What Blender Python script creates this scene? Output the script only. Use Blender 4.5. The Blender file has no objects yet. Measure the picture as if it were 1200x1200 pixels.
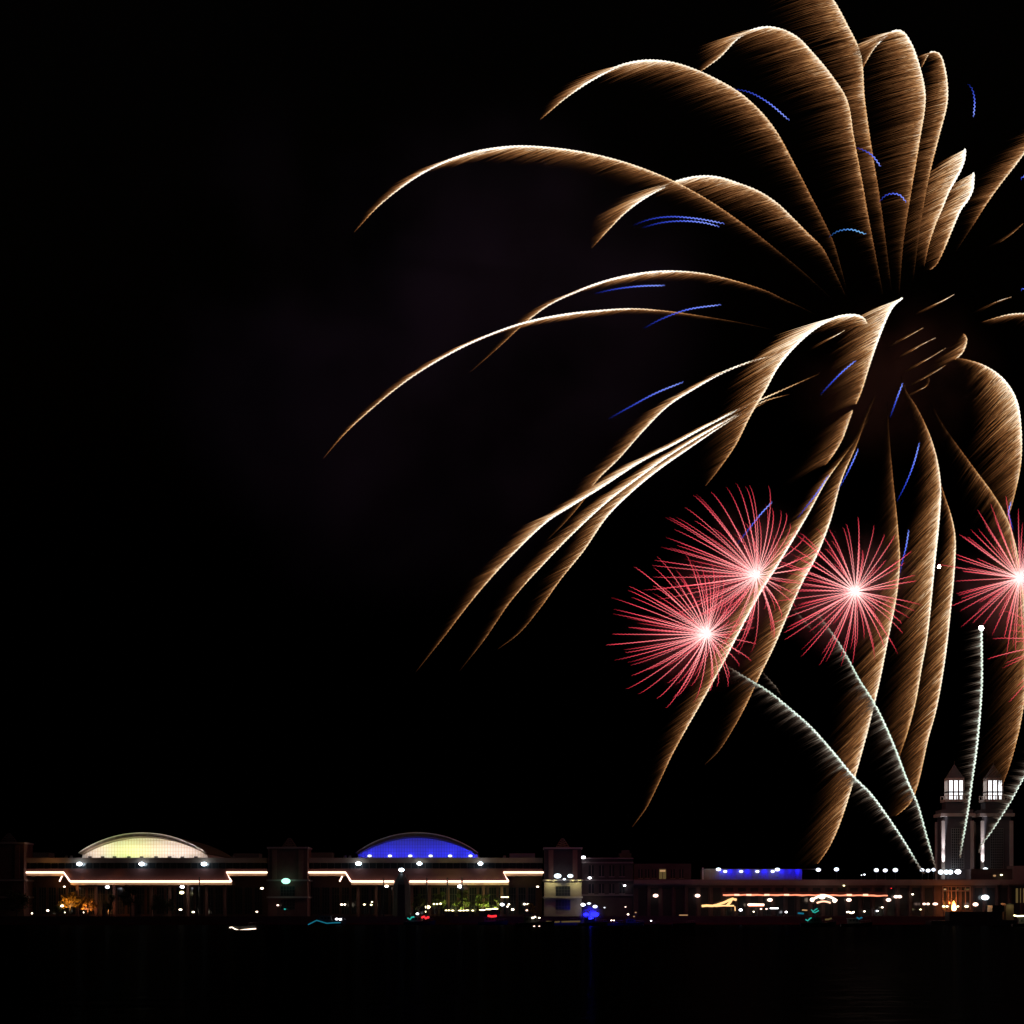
import bpy, math, random
import numpy as np
from mathutils import Vector

R = math.radians
C = bpy.context.scene
COL = C.collection
rng = np.random.default_rng(7)
random.seed(7)

# ------------------------------------------------------------------ camera
CAM_Z, HOR, S0, D0 = 4.0, 1067.0, 0.25, 600.0      # eye height, horizon row, metres per photo pixel at 600 m
cam = bpy.data.objects.new('camera', bpy.data.cameras.new('camera'))
COL.objects.link(cam)
cam.location = (0, 0, CAM_Z)
cam.rotation_euler = (R(90), 0, 0)
cam.data.sensor_width = 36
cam.data.lens = 36 * D0 / (1200 * S0)
cam.data.shift_y = (HOR - 600) / 1200
cam.data.clip_start = 1
cam.data.clip_end = 20000
C.camera = cam

# ------------------------------------------------------------------ night sky
w = bpy.data.worlds.new('World'); C.world = w; w.use_nodes = True
nt = w.node_tree
bg = nt.nodes['Background']
sky = nt.nodes.new('ShaderNodeTexSky'); sky.sky_type = 'NISHITA'; sky.sun_disc = False
sky.sun_elevation = R(-5); sky.sun_rotation = R(200)
nt.links.new(sky.outputs['Color'], bg.inputs['Color'])
bg.inputs['Strength'].default_value = 0.15

night_fill = bpy.data.objects.new('moonlight', bpy.data.lights.new('moonlight', 'SUN'))  # very dim fill light, added so dark silhouettes show
night_fill.data.energy = 0.004; night_fill.data.angle = R(0.5); night_fill.data.color = (1, .93, .85)
night_fill.rotation_euler = (R(50), 0, R(-25)); COL.objects.link(night_fill)

C.view_settings.view_transform = 'Standard'; C.view_settings.look = 'None'
C.view_settings.exposure = 0; C.view_settings.gamma = 1
C.render.film_transparent = False
C.cycles.max_bounces = 4; C.cycles.diffuse_bounces = 2; C.cycles.glossy_bounces = 2
C.cycles.transparent_max_bounces = 48
C.cycles.use_denoising = True
C.cycles.caustics_reflective = False; C.cycles.caustics_refractive = False
C.cycles.sample_clamp_indirect = 1.0
C.cycles.volume_step_rate = 2.0; C.cycles.volume_max_steps = 128

def k(Y): return S0 * Y / D0
def P(px, py, Y): return Vector(((px - 600) * k(Y), Y, CAM_Z + (HOR - py) * k(Y)))
def X(px, Y=600.): return (px - 600) * k(Y)
def Z(py, Y=600.): return CAM_Z + (HOR - py) * k(Y)
DECK = 2.0

# ------------------------------------------------------------------ materials
MATS = {}
def surf(name, col, rough=.7, var=.25, scale=1.5, metal=0., spec=.3, bump=0.):
    m = bpy.data.materials.new(name); m.use_nodes = True
    n = m.node_tree; b = n.nodes['Principled BSDF']
    tc = n.nodes.new('ShaderNodeTexCoord'); no = n.nodes.new('ShaderNodeTexNoise')
    no.inputs['Scale'].default_value = scale; no.inputs['Detail'].default_value = 6
    mix = n.nodes.new('ShaderNodeMix'); mix.data_type = 'RGBA'
    mix.inputs[6].default_value = (*[c * (1 - var) for c in col], 1)
    mix.inputs[7].default_value = (*[min(1, c * (1 + var)) for c in col], 1)
    n.links.new(tc.outputs['Object'], no.inputs['Vector'])
    n.links.new(no.outputs['Fac'], mix.inputs[0]); n.links.new(mix.outputs[2], b.inputs['Base Color'])
    b.inputs['Roughness'].default_value = rough; b.inputs['Metallic'].default_value = metal
    b.inputs['Specular IOR Level'].default_value = spec
    if bump:
        bu = n.nodes.new('ShaderNodeBump'); bu.inputs['Strength'].default_value = bump
        n.links.new(no.outputs['Fac'], bu.inputs['Height']); n.links.new(bu.outputs['Normal'], b.inputs['Normal'])
    MATS[name] = m; return m
def glow(name, col, s=1., sample=True):
    m = bpy.data.materials.new(name); m.use_nodes = True
    n = m.node_tree; n.nodes.clear()
    e = n.nodes.new('ShaderNodeEmission'); o = n.nodes.new('ShaderNodeOutputMaterial')
    e.inputs[0].default_value = (*col, 1); e.inputs[1].default_value = s
    n.links.new(e.outputs[0], o.inputs[0])
    m.cycles.emission_sampling = 'AUTO' if sample else 'NONE'
    MATS[name] = m; return m
def spark_mat():
    m = bpy.data.materials.new('burning_sparks'); m.use_nodes = True
    n = m.node_tree; n.nodes.clear()
    e = n.nodes.new('ShaderNodeEmission'); o = n.nodes.new('ShaderNodeOutputMaterial')
    a = n.nodes.new('ShaderNodeAttribute'); a.attribute_name = 'ember_colour'
    tr = n.nodes.new('ShaderNodeBsdfTransparent'); mx = n.nodes.new('ShaderNodeMixShader')      # a cooling spark thins out to nothing
    sp = n.nodes.new('ShaderNodeSeparateColor'); mu = n.nodes.new('ShaderNodeMath'); mu.operation = 'MULTIPLY'; mu.use_clamp = True; mu.inputs[1].default_value = 8
    L = n.links.new
    L(a.outputs['Color'], e.inputs[0]); L(a.outputs['Color'], sp.inputs[0]); L(sp.outputs[0], mu.inputs[0])
    mx2 = n.nodes.new('ShaderNodeMath'); mx2.operation = 'MAXIMUM'; L(sp.outputs[2], mx2.inputs[1]); n.links.remove(mu.inputs[0].links[0]); L(sp.outputs[0], mx2.inputs[0]); L(mx2.outputs[0], mu.inputs[0])
    L(mu.outputs[0], mx.inputs[0]); L(tr.outputs[0], mx.inputs[1]); L(e.outputs[0], mx.inputs[2]); L(mx.outputs[0], o.inputs[0])
    m.cycles.emission_sampling = 'NONE'
    return m
SPARK = spark_mat()
surf('concrete', (.30, .25, .22), .8, .25, .35)
surf('brick', (.27, .15, .11), .85, .3, .6)
surf('dark_brick', (.16, .085, .07), .85, .3, .6)
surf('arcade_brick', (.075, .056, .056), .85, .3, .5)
surf('arcade_cornice', (.22, .175, .17), .8, .2, .4)
surf('tower_stone', (.085, .08, .088), .8, .2, .4)
surf('fascia', (.17, .075, .07), .6, .2, .4)
surf('parapet', (.30, .225, .18), .8, .2, .4)
surf('cream_board', (.62, .46, .30), .6, .1, .5)
surf('glass_dark', (.03, .035, .04), .12, .2, .5, 0, .6)
surf('mullion', (.10, .09, .085), .5, .2)
surf('metal_dark', (.06, .06, .062), .4, .2, 2, .6)
surf('metal_grey', (.30, .30, .30), .45, .2, 2, .4)
surf('white_panel', (.78, .76, .72), .6, .06, .3)
surf('roof_grey', (.16, .15, .15), .7, .2, .4)
surf('vault_rim', (.22, .18, .13), .55, .15, .5)
surf('stone', (.42, .36, .32), .8, .18, .4)
surf('stone_dark', (.25, .20, .185), .8, .2, .4)
surf('lattice', (.22, .17, .16), .7, .2, 1)
surf('seawall', (.10, .055, .055), .85, .35, .35, 0, .1)
surf('neon_reflection', (.16, .035, .035), .8, .4, .4, 0, .1)
surf('deck', (.10, .09, .085), .85, .25, .3, 0, .1)
surf('bark', (.06, .045, .035), .9, .3, 3)
surf('leaf_amber', (.20, .13, .03), .7, .45, 1.2, 0, .1)
surf('leaf_green', (.08, .10, .03), .7, .45, 1.2, 0, .1)
surf('leaf_dark', (.04, .05, .025), .7, .4, 1.2, 0, .1)
surf('hull_dark', (.02, .022, .026), .4, .3, 1)
surf('hull_white', (.16, .16, .165), .4, .15, 1)
surf('cabin', (.12, .12, .125), .45, .15, 1)
surf('cabin_tan', (.45, .36, .22), .6, .15, 1)
glow('neon', (1., .66, .50), 3.2)
glow('neon_red', (1., .30, .16), 1.5)
glow('neon_red_bright', (1., .52, .34), 2.)
glow('sign_gold', (1., .55, .22), 1.6)
glow('sign_white', (1., .74, .55), 3.0)
glow('lamp_white', (.92, .93, 1.), 9)
glow('lamp_cool', (.74, .90, 1.), 12)
glow('lamp_star', (.80, .93, 1.), 2.6)
glow('lamp_green', (.42, 1., .72), 1.8)
glow('lamp_warm', (1., .84, .60), 7)
glow('lamp_yellow', (1., .88, .45), 5)
glow('lamp_pink', (1., .66, .52), 3)
glow('lamp_blue', (.018, .02, 1.), 3)
glow('lamp_bluewhite', (.80, .86, 1.), 2.2)
glow('lamp_cyan', (.03, .50, .40), .8)
glow('lamp_teal', (.01, .16, .24), .8)
glow('lamp_red', (1., .03, .04), 1.3)
glow('flame', (1., .34, .06), 8)
glow('flame_core', (1., .80, .45), 10)
glow('lit_window', (.95, .97, 1.), 2.2)
glow('lit_window_warm', (.80, .45, .20), .55)
glow('lit_window_dim', (.50, .33, .12), .18)
glow('pilaster_light', (.9, .88, 1.), 6)
glow('flash', (1., .86, .82), 60)
glow('flash_white', (1., .97, .94), 60)

# ------------------------------------------------------------------ object helpers
def tag(o, label=None, cat=None, group=None, kind=None):
    if label: o['label'] = label
    if cat: o['category'] = cat
    if group: o['group'] = group
    if kind: o['kind'] = kind
    return o
def thing(name, label, cat, loc, group=None):
    o = bpy.data.objects.new(name, None); COL.objects.link(o)
    o.location = loc; o.empty_display_size = .5
    return tag(o, label, cat, group)
class MB:
    def __init__(s): s.v = []; s.f = []
    def add(s, vs, fs):
        b = len(s.v); s.v += [tuple(v) for v in vs]; s.f += [tuple(i + b for i in f) for f in fs]; return s
    def box(s, x0, x1, y0, y1, z0, z1):
        if x0 > x1: x0, x1 = x1, x0
        if z0 > z1: z0, z1 = z1, z0
        return s.add([(x0,y0,z0),(x1,y0,z0),(x1,y1,z0),(x0,y1,z0),(x0,y0,z1),(x1,y0,z1),(x1,y1,z1),(x0,y1,z1)],
                     [(3,2,1,0),(4,5,6,7),(0,1,5,4),(1,2,6,5),(2,3,7,6),(3,0,4,7)])
    def pbox(s, px0, py0, px1, py1, Y, dy):          # box whose front face covers this photo rectangle at distance Y
        return s.box(X(px0, Y), X(px1, Y), Y, Y + dy, Z(py1, Y), Z(py0, Y))
    def prism(s, prof, y0, y1):                       # profile in x,z (counter-clockwise seen from -y), extruded in y
        n = len(prof)
        vs = [(x, y0, z) for x, z in prof] + [(x, y1, z) for x, z in prof]
        return s.add(vs, [tuple(range(n)), tuple(range(2*n-1, n-1, -1))] + [(i, i+n, (i+1) % n + n, (i+1) % n) for i in range(n)])
    def frustum(s, cx, cy, z0, r0, z1, r1, n=8, rot=0.):
        a = [2*math.pi*i/n + rot for i in range(n)]
        vs = [(cx+r0*math.cos(t), cy+r0*math.sin(t), z0) for t in a] + [(cx+r1*math.cos(t), cy+r1*math.sin(t), z1) for t in a]
        return s.add(vs, [tuple(range(n-1, -1, -1)), tuple(range(n, 2*n))] + [(i, (i+1) % n, (i+1) % n+n, i+n) for i in range(n)])
    def ball(s, c, rx, ry=None, rz=None, n=10, m=6):
        ry = ry or rx; rz = rz or rx
        vs = [(c[0], c[1], c[2]-rz)]
        for j in range(1, m):
            ph = -math.pi/2 + math.pi*j/m
            for i in range(n):
                t = 2*math.pi*i/n
                vs.append((c[0]+rx*math.cos(ph)*math.cos(t), c[1]+ry*math.cos(ph)*math.sin(t), c[2]+rz*math.sin(ph)))
        vs.append((c[0], c[1], c[2]+rz)); L = len(vs)-1
        fs = [(0, 1+(i+1) % n, 1+i) for i in range(n)]
        for j in range(m-2):
            b = 1+j*n
            fs += [(b+i, b+(i+1) % n, b+n+(i+1) % n, b+n+i) for i in range(n)]
        b = 1+(m-2)*n
        return s.add(vs, fs + [(b+i, b+(i+1) % n, L) for i in range(n)])
    def tube(s, pts, rad, n=6):
        pts = [Vector(p) for p in pts]; N = len(pts)
        rad = rad if hasattr(rad, '__len__') else [rad]*N
        vs = []
        for i, p in enumerate(pts):
            d = (pts[min(i+1, N-1)] - pts[max(i-1, 0)]).normalized()
            up = Vector((0, 1, 0)) if abs(d.y) < .9 else Vector((0, 0, 1))
            a = d.cross(up).normalized(); b = d.cross(a)
            for j in range(n):
                t = 2*math.pi*j/n
                vs.append(p + (a*math.cos(t) + b*math.sin(t))*rad[i])
        fs = [tuple(range(n)), tuple(range(N*n-1, (N-1)*n-1, -1))]
        for i in range(N-1):
            fs += [(i*n+j, (i+1)*n+j, (i+1)*n+(j+1) % n, i*n+(j+1) % n) for j in range(n)]
        return s.add(vs, fs)
    def build(s, name, mat, parent=None, smooth=False, kind=None):
        base = parent_loc(parent)
        me = bpy.data.meshes.new(name)
        me.from_pydata([(v[0]-base[0], v[1]-base[1], v[2]-base[2]) for v in s.v], [], s.f); me.update()
        me.materials.append(MATS[mat] if isinstance(mat, str) else mat)
        if smooth: me.polygons.foreach_set('use_smooth', [True]*len(me.polygons))
        o = bpy.data.objects.new(name, me); COL.objects.link(o)
        if parent: o.parent = parent
        if kind: o['kind'] = kind
        return o
def parent_loc(p):
    v = Vector((0, 0, 0))
    while p is not None: v = v + p.location; p = p.parent
    return v
def spot(name, loc, target, energy, col, ang=90, blend=.8, parent=None, r=.3):
    l = bpy.data.lights.new(name, 'SPOT'); l.energy = energy; l.color = col
    l.spot_size = R(ang); l.spot_blend = blend; l.shadow_soft_size = r
    o = bpy.data.objects.new(name, l); COL.objects.link(o)
    o.rotation_euler = (Vector(target)-Vector(loc)).to_track_quat('-Z', 'Y').to_euler()
    o.location = Vector(loc) - parent_loc(parent); o.parent = parent
    return o
def area(name, loc, target, energy, col, sx, sy, parent=None):
    l = bpy.data.lights.new(name, 'AREA'); l.energy = energy; l.color = col
    l.shape = 'RECTANGLE'; l.size = sx; l.size_y = sy
    o = bpy.data.objects.new(name, l); COL.objects.link(o)
    o.rotation_euler = (Vector(target)-Vector(loc)).to_track_quat('-Z', 'Y').to_euler()
    o.location = Vector(loc) - parent_loc(parent); o.parent = parent
    return o

# ================================================================== SETTING
def water():
    m = bpy.data.materials.new('lake_water'); m.use_nodes = True; n = m.node_tree; n.nodes.clear()
    df = n.nodes.new('ShaderNodeBsdfDiffuse'); gl = n.nodes.new('ShaderNodeBsdfGlossy'); mx = n.nodes.new('ShaderNodeMixShader'); o = n.nodes.new('ShaderNodeOutputMaterial')
    df.inputs['Color'].default_value = (.0015, .0015, .002, 1); gl.inputs['Roughness'].default_value = .16; mx.inputs[0].default_value = .006
    tc = n.nodes.new('ShaderNodeTexCoord'); mp = n.nodes.new('ShaderNodeMapping'); mp.inputs['Scale'].default_value = (.12, .35, 1)
    no = n.nodes.new('ShaderNodeTexNoise'); no.inputs['Scale'].default_value = 1; no.inputs['Detail'].default_value = 8
    bu = n.nodes.new('ShaderNodeBump'); bu.inputs['Strength'].default_value = .5; bu.inputs['Distance'].default_value = 1.0
    L = n.links.new
    L(tc.outputs['Object'], mp.inputs[0]); L(mp.outputs[0], no.inputs['Vector']); L(no.outputs['Fac'], bu.inputs['Height'])
    L(bu.outputs['Normal'], gl.inputs['Normal']); L(df.outputs[0], mx.inputs[1]); L(gl.outputs[0], mx.inputs[2]); L(mx.outputs[0], o.inputs[0])
    tag(MB().add([(-6000,-800,0),(6000,-800,0),(6000,9000,0),(-6000,9000,0)], [(0,1,2,3)]).build('water', m), kind='structure')
water()
tag(MB().box(-420, 420, 582, 800, -3, DECK).build('pier_deck', 'deck'), kind='structure')
sw = thing('seawall', 'long low concrete seawall with red neon reflection painted along the waterline', 'seawall', (0, 581.5, 0))
m_ = MB().box(-420, 420, 581.2, 581.995, .55, DECK+.35); m_.build('wall', 'seawall', sw)
MB().box(-420, 420, 580.7, 581.195, -.6, .5).build('neon_reflection', 'neon_reflection', sw)  # strip coloured dull red to stand for neon reflected at the waterline

# ================================================================== BUILDINGS
def floodlight(parent, px, py, Y, mat='lamp_white', r=.55, arm=1.6):
    """a flood lamp head on a short bracket fixed to a facade"""
    p = P(px, py, Y)
    h = MB().box(p.x-.14, p.x+.14, p.y+.25, p.y+arm, p.z+.10, p.z+.26)
    h.frustum(p.x, p.y+.12, p.z+.15, .30, p.z+.48, .16, 8)
    f = h.build('floodlight', 'metal_dark', parent)
    MB().ball(p, r*1.25, r*.7, r*.8).build('bulb', mat, f, True)
    return f
def arc_pts(x0, x1, zb, h, n=40):
    """points of a circular arc that springs from (x0, zb), (x1, zb) and rises by h"""
    c = (x0+x1)/2; a = (x1-x0)/2; r = (a*a+h*h)/(2*h); t0 = math.asin(min(1, a/r))
    return [(c + r*math.sin(-t0+2*t0*i/n), zb+h-r+r*math.cos(-t0+2*t0*i/n)) for i in range(n+1)]
def hall(label, x0, x1, sl, sr, v0, v1, apex, lamps, colours, power, neon_gaps=(), gap2=()):
    Y = 600.
    t = thing('exhibition_hall', label, 'exhibition hall', (X((x0+x1)/2), Y+8, DECK), 'twin exhibition halls with barrel vault roofs')
    # upper storey: parapet band, ribbon window, roof slab
    MB().pbox(x0+1, 1005.2, x1-1, 1011, Y, 70).build('parapet', 'parapet', t)
    MB().pbox(x0+2, 1011, x1-2, 1018, Y+.8, 60).build('ribbon_window', 'glass_dark', t)
    b = MB(); b.pbox(x0+4, 1011, x1-3, 1011.35, Y+.5, .29); b.pbox(x0+4, 1017.65, x1-3, 1018, Y+.5, .29)
    px = x0+6
    while px < x1-4:
        b.pbox(px-.35, 1011, px+.35, 1018, Y+.55, .24); px += 8.2
    b.build('mullion', 'mullion', t)
    # stepped fascia that drops lower over the middle
    zt, za, zb = Z(1018), Z(1022.6), Z(1033.2)
    prof = [(X(x0+1), za), (X(sl[0]), za), (X(sl[1]), zb), (X(sr[0]), zb), (X(sr[1]), za), (X(x1-1), za), (X(x1-1), zt), (X(x0+1), zt)]
    MB().prism(prof, Y-.2, Y+9).build('fascia', 'fascia', t)
    low = MB()
    for (a, c, z) in ((x0+1, sl[0], za), (sl[1], sr[0], zb), (sr[1], x1-1, za)):
        low.box(X(a), X(c), Y+.12, Y+8.5, z-.95, z-.012)
    low.build('soffit_board', 'cream_board', t)
    yl = Y-.42
    for (a, c) in gap2 or ((sl[1], sr[0]),):
        MB().tube([(X(a), yl, zb+.05), (X(c), yl, zb+.05)], .27).build('roofline_light', 'neon', t, True)
    MB().tube([(X(x0), yl, za+.05), (X(sl[0]), yl, za+.05), (X(sl[1]), yl, zb+.05)], .25).build('roofline_light', 'neon', t, True)
    MB().tube([(X(sr[0]), yl, zb+.05), (X(sr[1]), yl, za+.05), (X(x1), yl, za+.05)], .25).build('roofline_light', 'neon', t, True)
    MB().tube([(X(sl[0]-8), Y+3, zb+.1), (X(sl[0]-3.5), Y+3, za-.25)], .21).build('roofline_light', 'neon', t, True)
    # lower storey, set back under the fascia
    MB().box(X(x0+1), X(x1-1), Y+9.05, Y+60, DECK, zt-.01).build('lower_wall', 'dark_brick', t)
    g = MB(); f = MB(); px = x0+5
    while px < x1-12:
        g.pbox(px, 1040, px+8.5, 1071, Y+8.9, .14)
        for q in (px, px+2.8, px+5.7, px+8.5): f.pbox(q-.25, 1040, q+.25, 1071, Y+8.72, .17)
        for q in (1040, 1048, 1056, 1064): f.pbox(px, q-.25, px+8.5, q+.25, Y+8.6, .11)
        px += 11.5
    g.build('shopfront_glass', 'glass_dark', t); f.build('shopfront_frame', 'mullion', t)
    n = 9
    for i in range(n):
        q = sl[1]+8 + (sr[0]-sl[1]-16)*i/(n-1)
        MB().pbox(q-1.6, 1036.9, q+1.6, 1074.95, Y+1.2, .8).build('column', 'dark_brick', t)
    # barrel vault: arched rim shell, lit end wall
    zb_, h = Z(1005.1), (1005.1-apex)*S0
    zs = zb_+1.45
    o = arc_pts(X(v0-1), X(v1+1), zs, h-1.45); i_ = arc_pts(X(v0+.6), X(v1-.6), zs-.35, h-2.25)
    for (a, c) in ((v0+.2, v0+1.6), (v1-1.6, v1-.2)): MB().box(X(a), X(c), Y+7.5, Y+60, zb_-.01, zs-.3).build('vault_footing', 'white_panel', t)
    sh = MB(); m = len(o)
    for (ya, yb) in ((Y+3.5, Y+62.),):
        vs = [(x, ya, z) for x, z in o] + [(x, ya, z) for x, z in i_] + [(x, yb, z) for x, z in o] + [(x, yb, z) for x, z in i_]
        fs = []
        for j in range(m-1):
            fs += [(j, m+j, m+j+1, j+1), (2*m+j, 2*m+j+1, 3*m+j+1, 3*m+j), (j, j+1, 2*m+j+1, 2*m+j), (m+j, 3*m+j, 3*m+j+1, m+j+1)]
        fs += [(0, 2*m, 3*m, m), (m-1, 2*m-1, 4*m-1, 3*m-1)]
        sh.add(vs, fs)
    vr = sh.build('vault_roof', 'vault_rim', t)
    e = MB(); e.tube([(x, Y+3.3, z+.05) for x, z in o], .17); e.build('edge_tube', 'white_panel', vr, True)
    tr = MB()
    tr.tube([(x, Y+3.40, z-.16) for x, z in o[1:-1]], .06, 4); tr.tube([(x, Y+3.40, z+.12) for x, z in i_[1:-1]], .06, 4)
    for j in range(2, m-2, 1):
        a, c = o[j], i_[j + (1 if j % 2 else -1)]
        tr.tube([(a[0], Y+3.42, a[1]-.1), (c[0], Y+3.42, c[1]+.06)], .07, 4)
    tr.build('rim_truss', 'stone_dark', vr)
    zg = zs-.35
    gi = [(X(v0+1.7), zb_-.01)] + arc_pts(X(v0+1.7), X(v1-1.7), zg, h-2.45) + [(X(v1-1.7), zb_-.01)]
    ew = MB().prism(list(reversed([(x, z) for x, z in gi])), Y+8.0, Y+8.6).build('gable_wall', 'white_panel', t)
    mu = MB()
    c0, a0 = (X(v0)+X(v1))/2, (X(v1-1.7)-X(v0+1.7))/2
    hh = h-2.45; rr = (a0*a0+hh*hh)/(2*hh)
    for j in range(1, 44):
        xj = c0-a0+2*a0*j/44
        zj = zg+hh-rr+math.sqrt(max(0, rr*rr-(xj-c0)**2))
        if zj-zb_ > .3: mu.box(xj-.05, xj+.05, Y+7.93, Y+8.0, zb_, zj-.1)
    for j in range(1, 6):
        zj = zb_+1.05*j; s_ = rr*rr-(max(zj, zg)-(zg+hh-rr))**2
        if s_ > 0 and zj < zg+hh-.2:
            d = math.sqrt(s_); mu.box(c0-d+.1, c0+d-.1, Y+7.90, Y+7.925, zj-.04, zj+.04)
    mu.build('gable_mullion', 'cream_board', ew)
    nl = len(colours)
    for j, (q, cc, s_) in enumerate(colours):
        p = Vector((X(q), Y+4.3, Z(1004.3)))
        fx = MB().box(p.x-.5, p.x+.5, p.y-.3, p.y+.3, Z(1005.2)+.005, p.z+.35).build('uplight', 'metal_dark', t)
        spot('uplight_beam', (p.x, Y+4.5, p.z+.7), (p.x, Y+8, p.z+3.2), power*s_, cc, 150, .6, t, .25)
        if not gap2: spot('rim_beam', (p.x, Y+1.6, p.z-.2), (p.x, Y+3.5, p.z+3.4), power*2.6*s_, cc, 130, .8, t, .25)
        if not gap2: continue
        MB().ball((p.x, p.y-.4, p.z+.42), .62, .3, .36).build('bulb', 'lamp_bluewhite', fx, True)
    for (q, qy, mt, rr_) in lamps:
        floodlight(t, q, qy, Y-1.5, mt, rr_)
    # roof plant
    MB().pbox(x0+3, 999, x0+28, 1005.15, Y+22, 8).build('roof_plant', 'roof_grey', t); MB().pbox(x1-40, 1000, x1-10, 1005.15, Y+22, 8).build('roof_plant', 'roof_grey', t)
    for q in (x0+40, x0+46, x1-46): MB().frustum(X(q), Y+10, Z(1005.2), .5, Z(1001.5), .45, 8).build('roof_vent', 'roof_grey', t)
    return t
WARM, GREEN, ROSE, BLUE = (1, .88, .66), (.86, 1., .42), (1, .82, .74), (.018, .024, 1.)
hallA = hall('exhibition hall whose vault end glows cream and green', 29, 313.5, (75, 82.5), (271.5, 265.5), 90, 239, 975.5,
     [(93, 1012.5, 'lamp_cool', .66), (166, 1012.5, 'lamp_cool', .66), (239, 1012.5, 'lamp_cool', .66), (126, 1039.5, 'lamp_white', .5),
      (213.5, 1039.3, 'lamp_white', .5), (213, 1046, 'lamp_yellow', .55), (75.5, 1039, 'lamp_warm', .25), (307, 1041, 'lamp_warm', .36)],
     [(102, ROSE, .8), (117, WARM, .9), (131, GREEN, .85), (148, GREEN, 1.25), (163, (1, .93, .55), 1.), (180, WARM, 1.), (196, ROSE, 1.), (211, (1, .85, .78), .9), (227, ROSE, .8)], 430)
hallB = hall('exhibition hall whose vault end glows deep blue', 361, 637, (405, 411.5), (596, 590), 417, 559, 975.5,
     [(420, 1012, 'lamp_cool', .66), (491.5, 1012, 'lamp_cool', .58), (563, 1012, 'lamp_cool', .58), (453, 1038.5, 'lamp_warm', .45),
      (539, 1038.8, 'lamp_white', .55), (630, 1039, 'lamp_warm', .3)],
     [(432, BLUE, 1.0), (456, BLUE, 1.0), (480, BLUE, 1.0), (504, BLUE, 1.0), (527, BLUE, 1.0), (551, BLUE, 1.0)], 620,
     gap2=((411.5, 462), (480, 499.5), (501, 523.5), (525, 540.5), (542.5, 596)))

def pier_block(label, x0, x1, ytop, lit):
    Y = 597.
    t = thing('stair_tower', label, 'tower', (X((x0+x1)/2, Y), Y+5, DECK), 'square brick towers between the halls')
    w0, w1 = X(x0, Y), X(x1, Y); cx = (w0+w1)/2
    MB().box(w0, w1, Y, Y+11, DECK, Z(1031.6, Y)).build('shaft', 'concrete' if lit else 'dark_brick', t)
    MB().box(w0, w1, Y, Y+11, Z(1031.6, Y)+.001, Z(ytop, Y)).build('upper_shaft', 'arcade_brick' if lit else 'dark_brick', t)  # on the lit tower, dimness above the lamps is put into a darker colour
    for q, d in ((ytop, .5), (1031.6, .7), (1051.5, .6)):
        MB().box(w0-d*.6, w1+d*.6, Y-d, Y+11.3, Z(q+.9, Y), Z(q-.9, Y)+.03).build('ledge', 'stone', t)
    for (a, b) in ((1038.5, 1050), (1054.5, 1066)):
        wn = MB().box(cx-2.1, cx+2.1, Y-.06, Y+.02, Z(b, Y), Z(a, Y)).build('window', 'glass_dark', t)
        fr = MB()
        for i in range(6): fr.box(cx-2.1+.84*i-.04, cx-2.1+.84*i+.04, Y-.14, Y-.061, Z(b, Y), Z(a, Y))
        for i in range(4): zz = Z(b, Y)+(Z(a, Y)-Z(b, Y))*i/3; fr.box(cx-2.15, cx+2.15, Y-.2, Y-.141, zz-.04, zz+.04)
        fr.build('glazing_bars', 'mullion', wn)
    for a in (w0+1.2, w1-2.6): MB().box(a, a+1.4, Y-.25, Y-.002, Z(1030, Y), Z(ytop+2, Y)).build('pier_strip', 'brick', t)
    # open steel lattice mast on top
    la = MB(); r0, z0, z1 = 2.2, Z(ytop, Y), Z(ytop-12, Y); cy = Y+5
    n = 5
    for sx in (-1, 1):
        for sy in (-1, 1): la.tube([(cx+sx*r0, cy+sy*r0, z0), (cx+sx*.35, cy+sy*.35, z1)], .06, 4)
    for i in range(n):
        f0, f1 = i/n, (i+1)/n; a = r0+(.35-r0)*f0; b = r0+(.35-r0)*f1; za = z0+(z1-z0)*f0; zb = z0+(z1-z0)*f1
        for s in (-1, 1):
            la.tube([(cx-a, cy+s*a, za), (cx+b, cy+s*b, zb)], .045, 4); la.tube([(cx+a, cy+s*a, za), (cx-b, cy+s*b, zb)], .045, 4)
            la.tube([(cx-b, cy+s*b, zb), (cx+b, cy+s*b, zb)], .045, 4)
    la.build('lattice_mast', 'lattice', t)
    return t
ta = pier_block('dim square brick tower at the outer end of the cream lit hall', -17, 28, 988, False)
tb = pier_block('dark brick tower with one green white floodlight between the halls', 314, 360.3, 993.5, False)
floodlight(tb, 335, 1032.5, 594.6, 'lamp_green', 1.05, 2.0)
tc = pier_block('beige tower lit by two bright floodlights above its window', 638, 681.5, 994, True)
for q, r_ in ((653.5, .85), (668.3, .66)):
    floodlight(tc, q, 1026.5, 594.4, 'lamp_star', r_, 2.4)
floodlight(tc, 661.3, 1030.3, 594.6, 'lamp_star', .35, 2.2)
for q in (642.5, 650, 671, 678.5):
    spot('downlight', (X(q, 597), 595.2, Z(1030, 597)), (X(q, 597), 597.2, Z(1046, 597)), 330, (1, .95, .40), 110, .9, tc)

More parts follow.
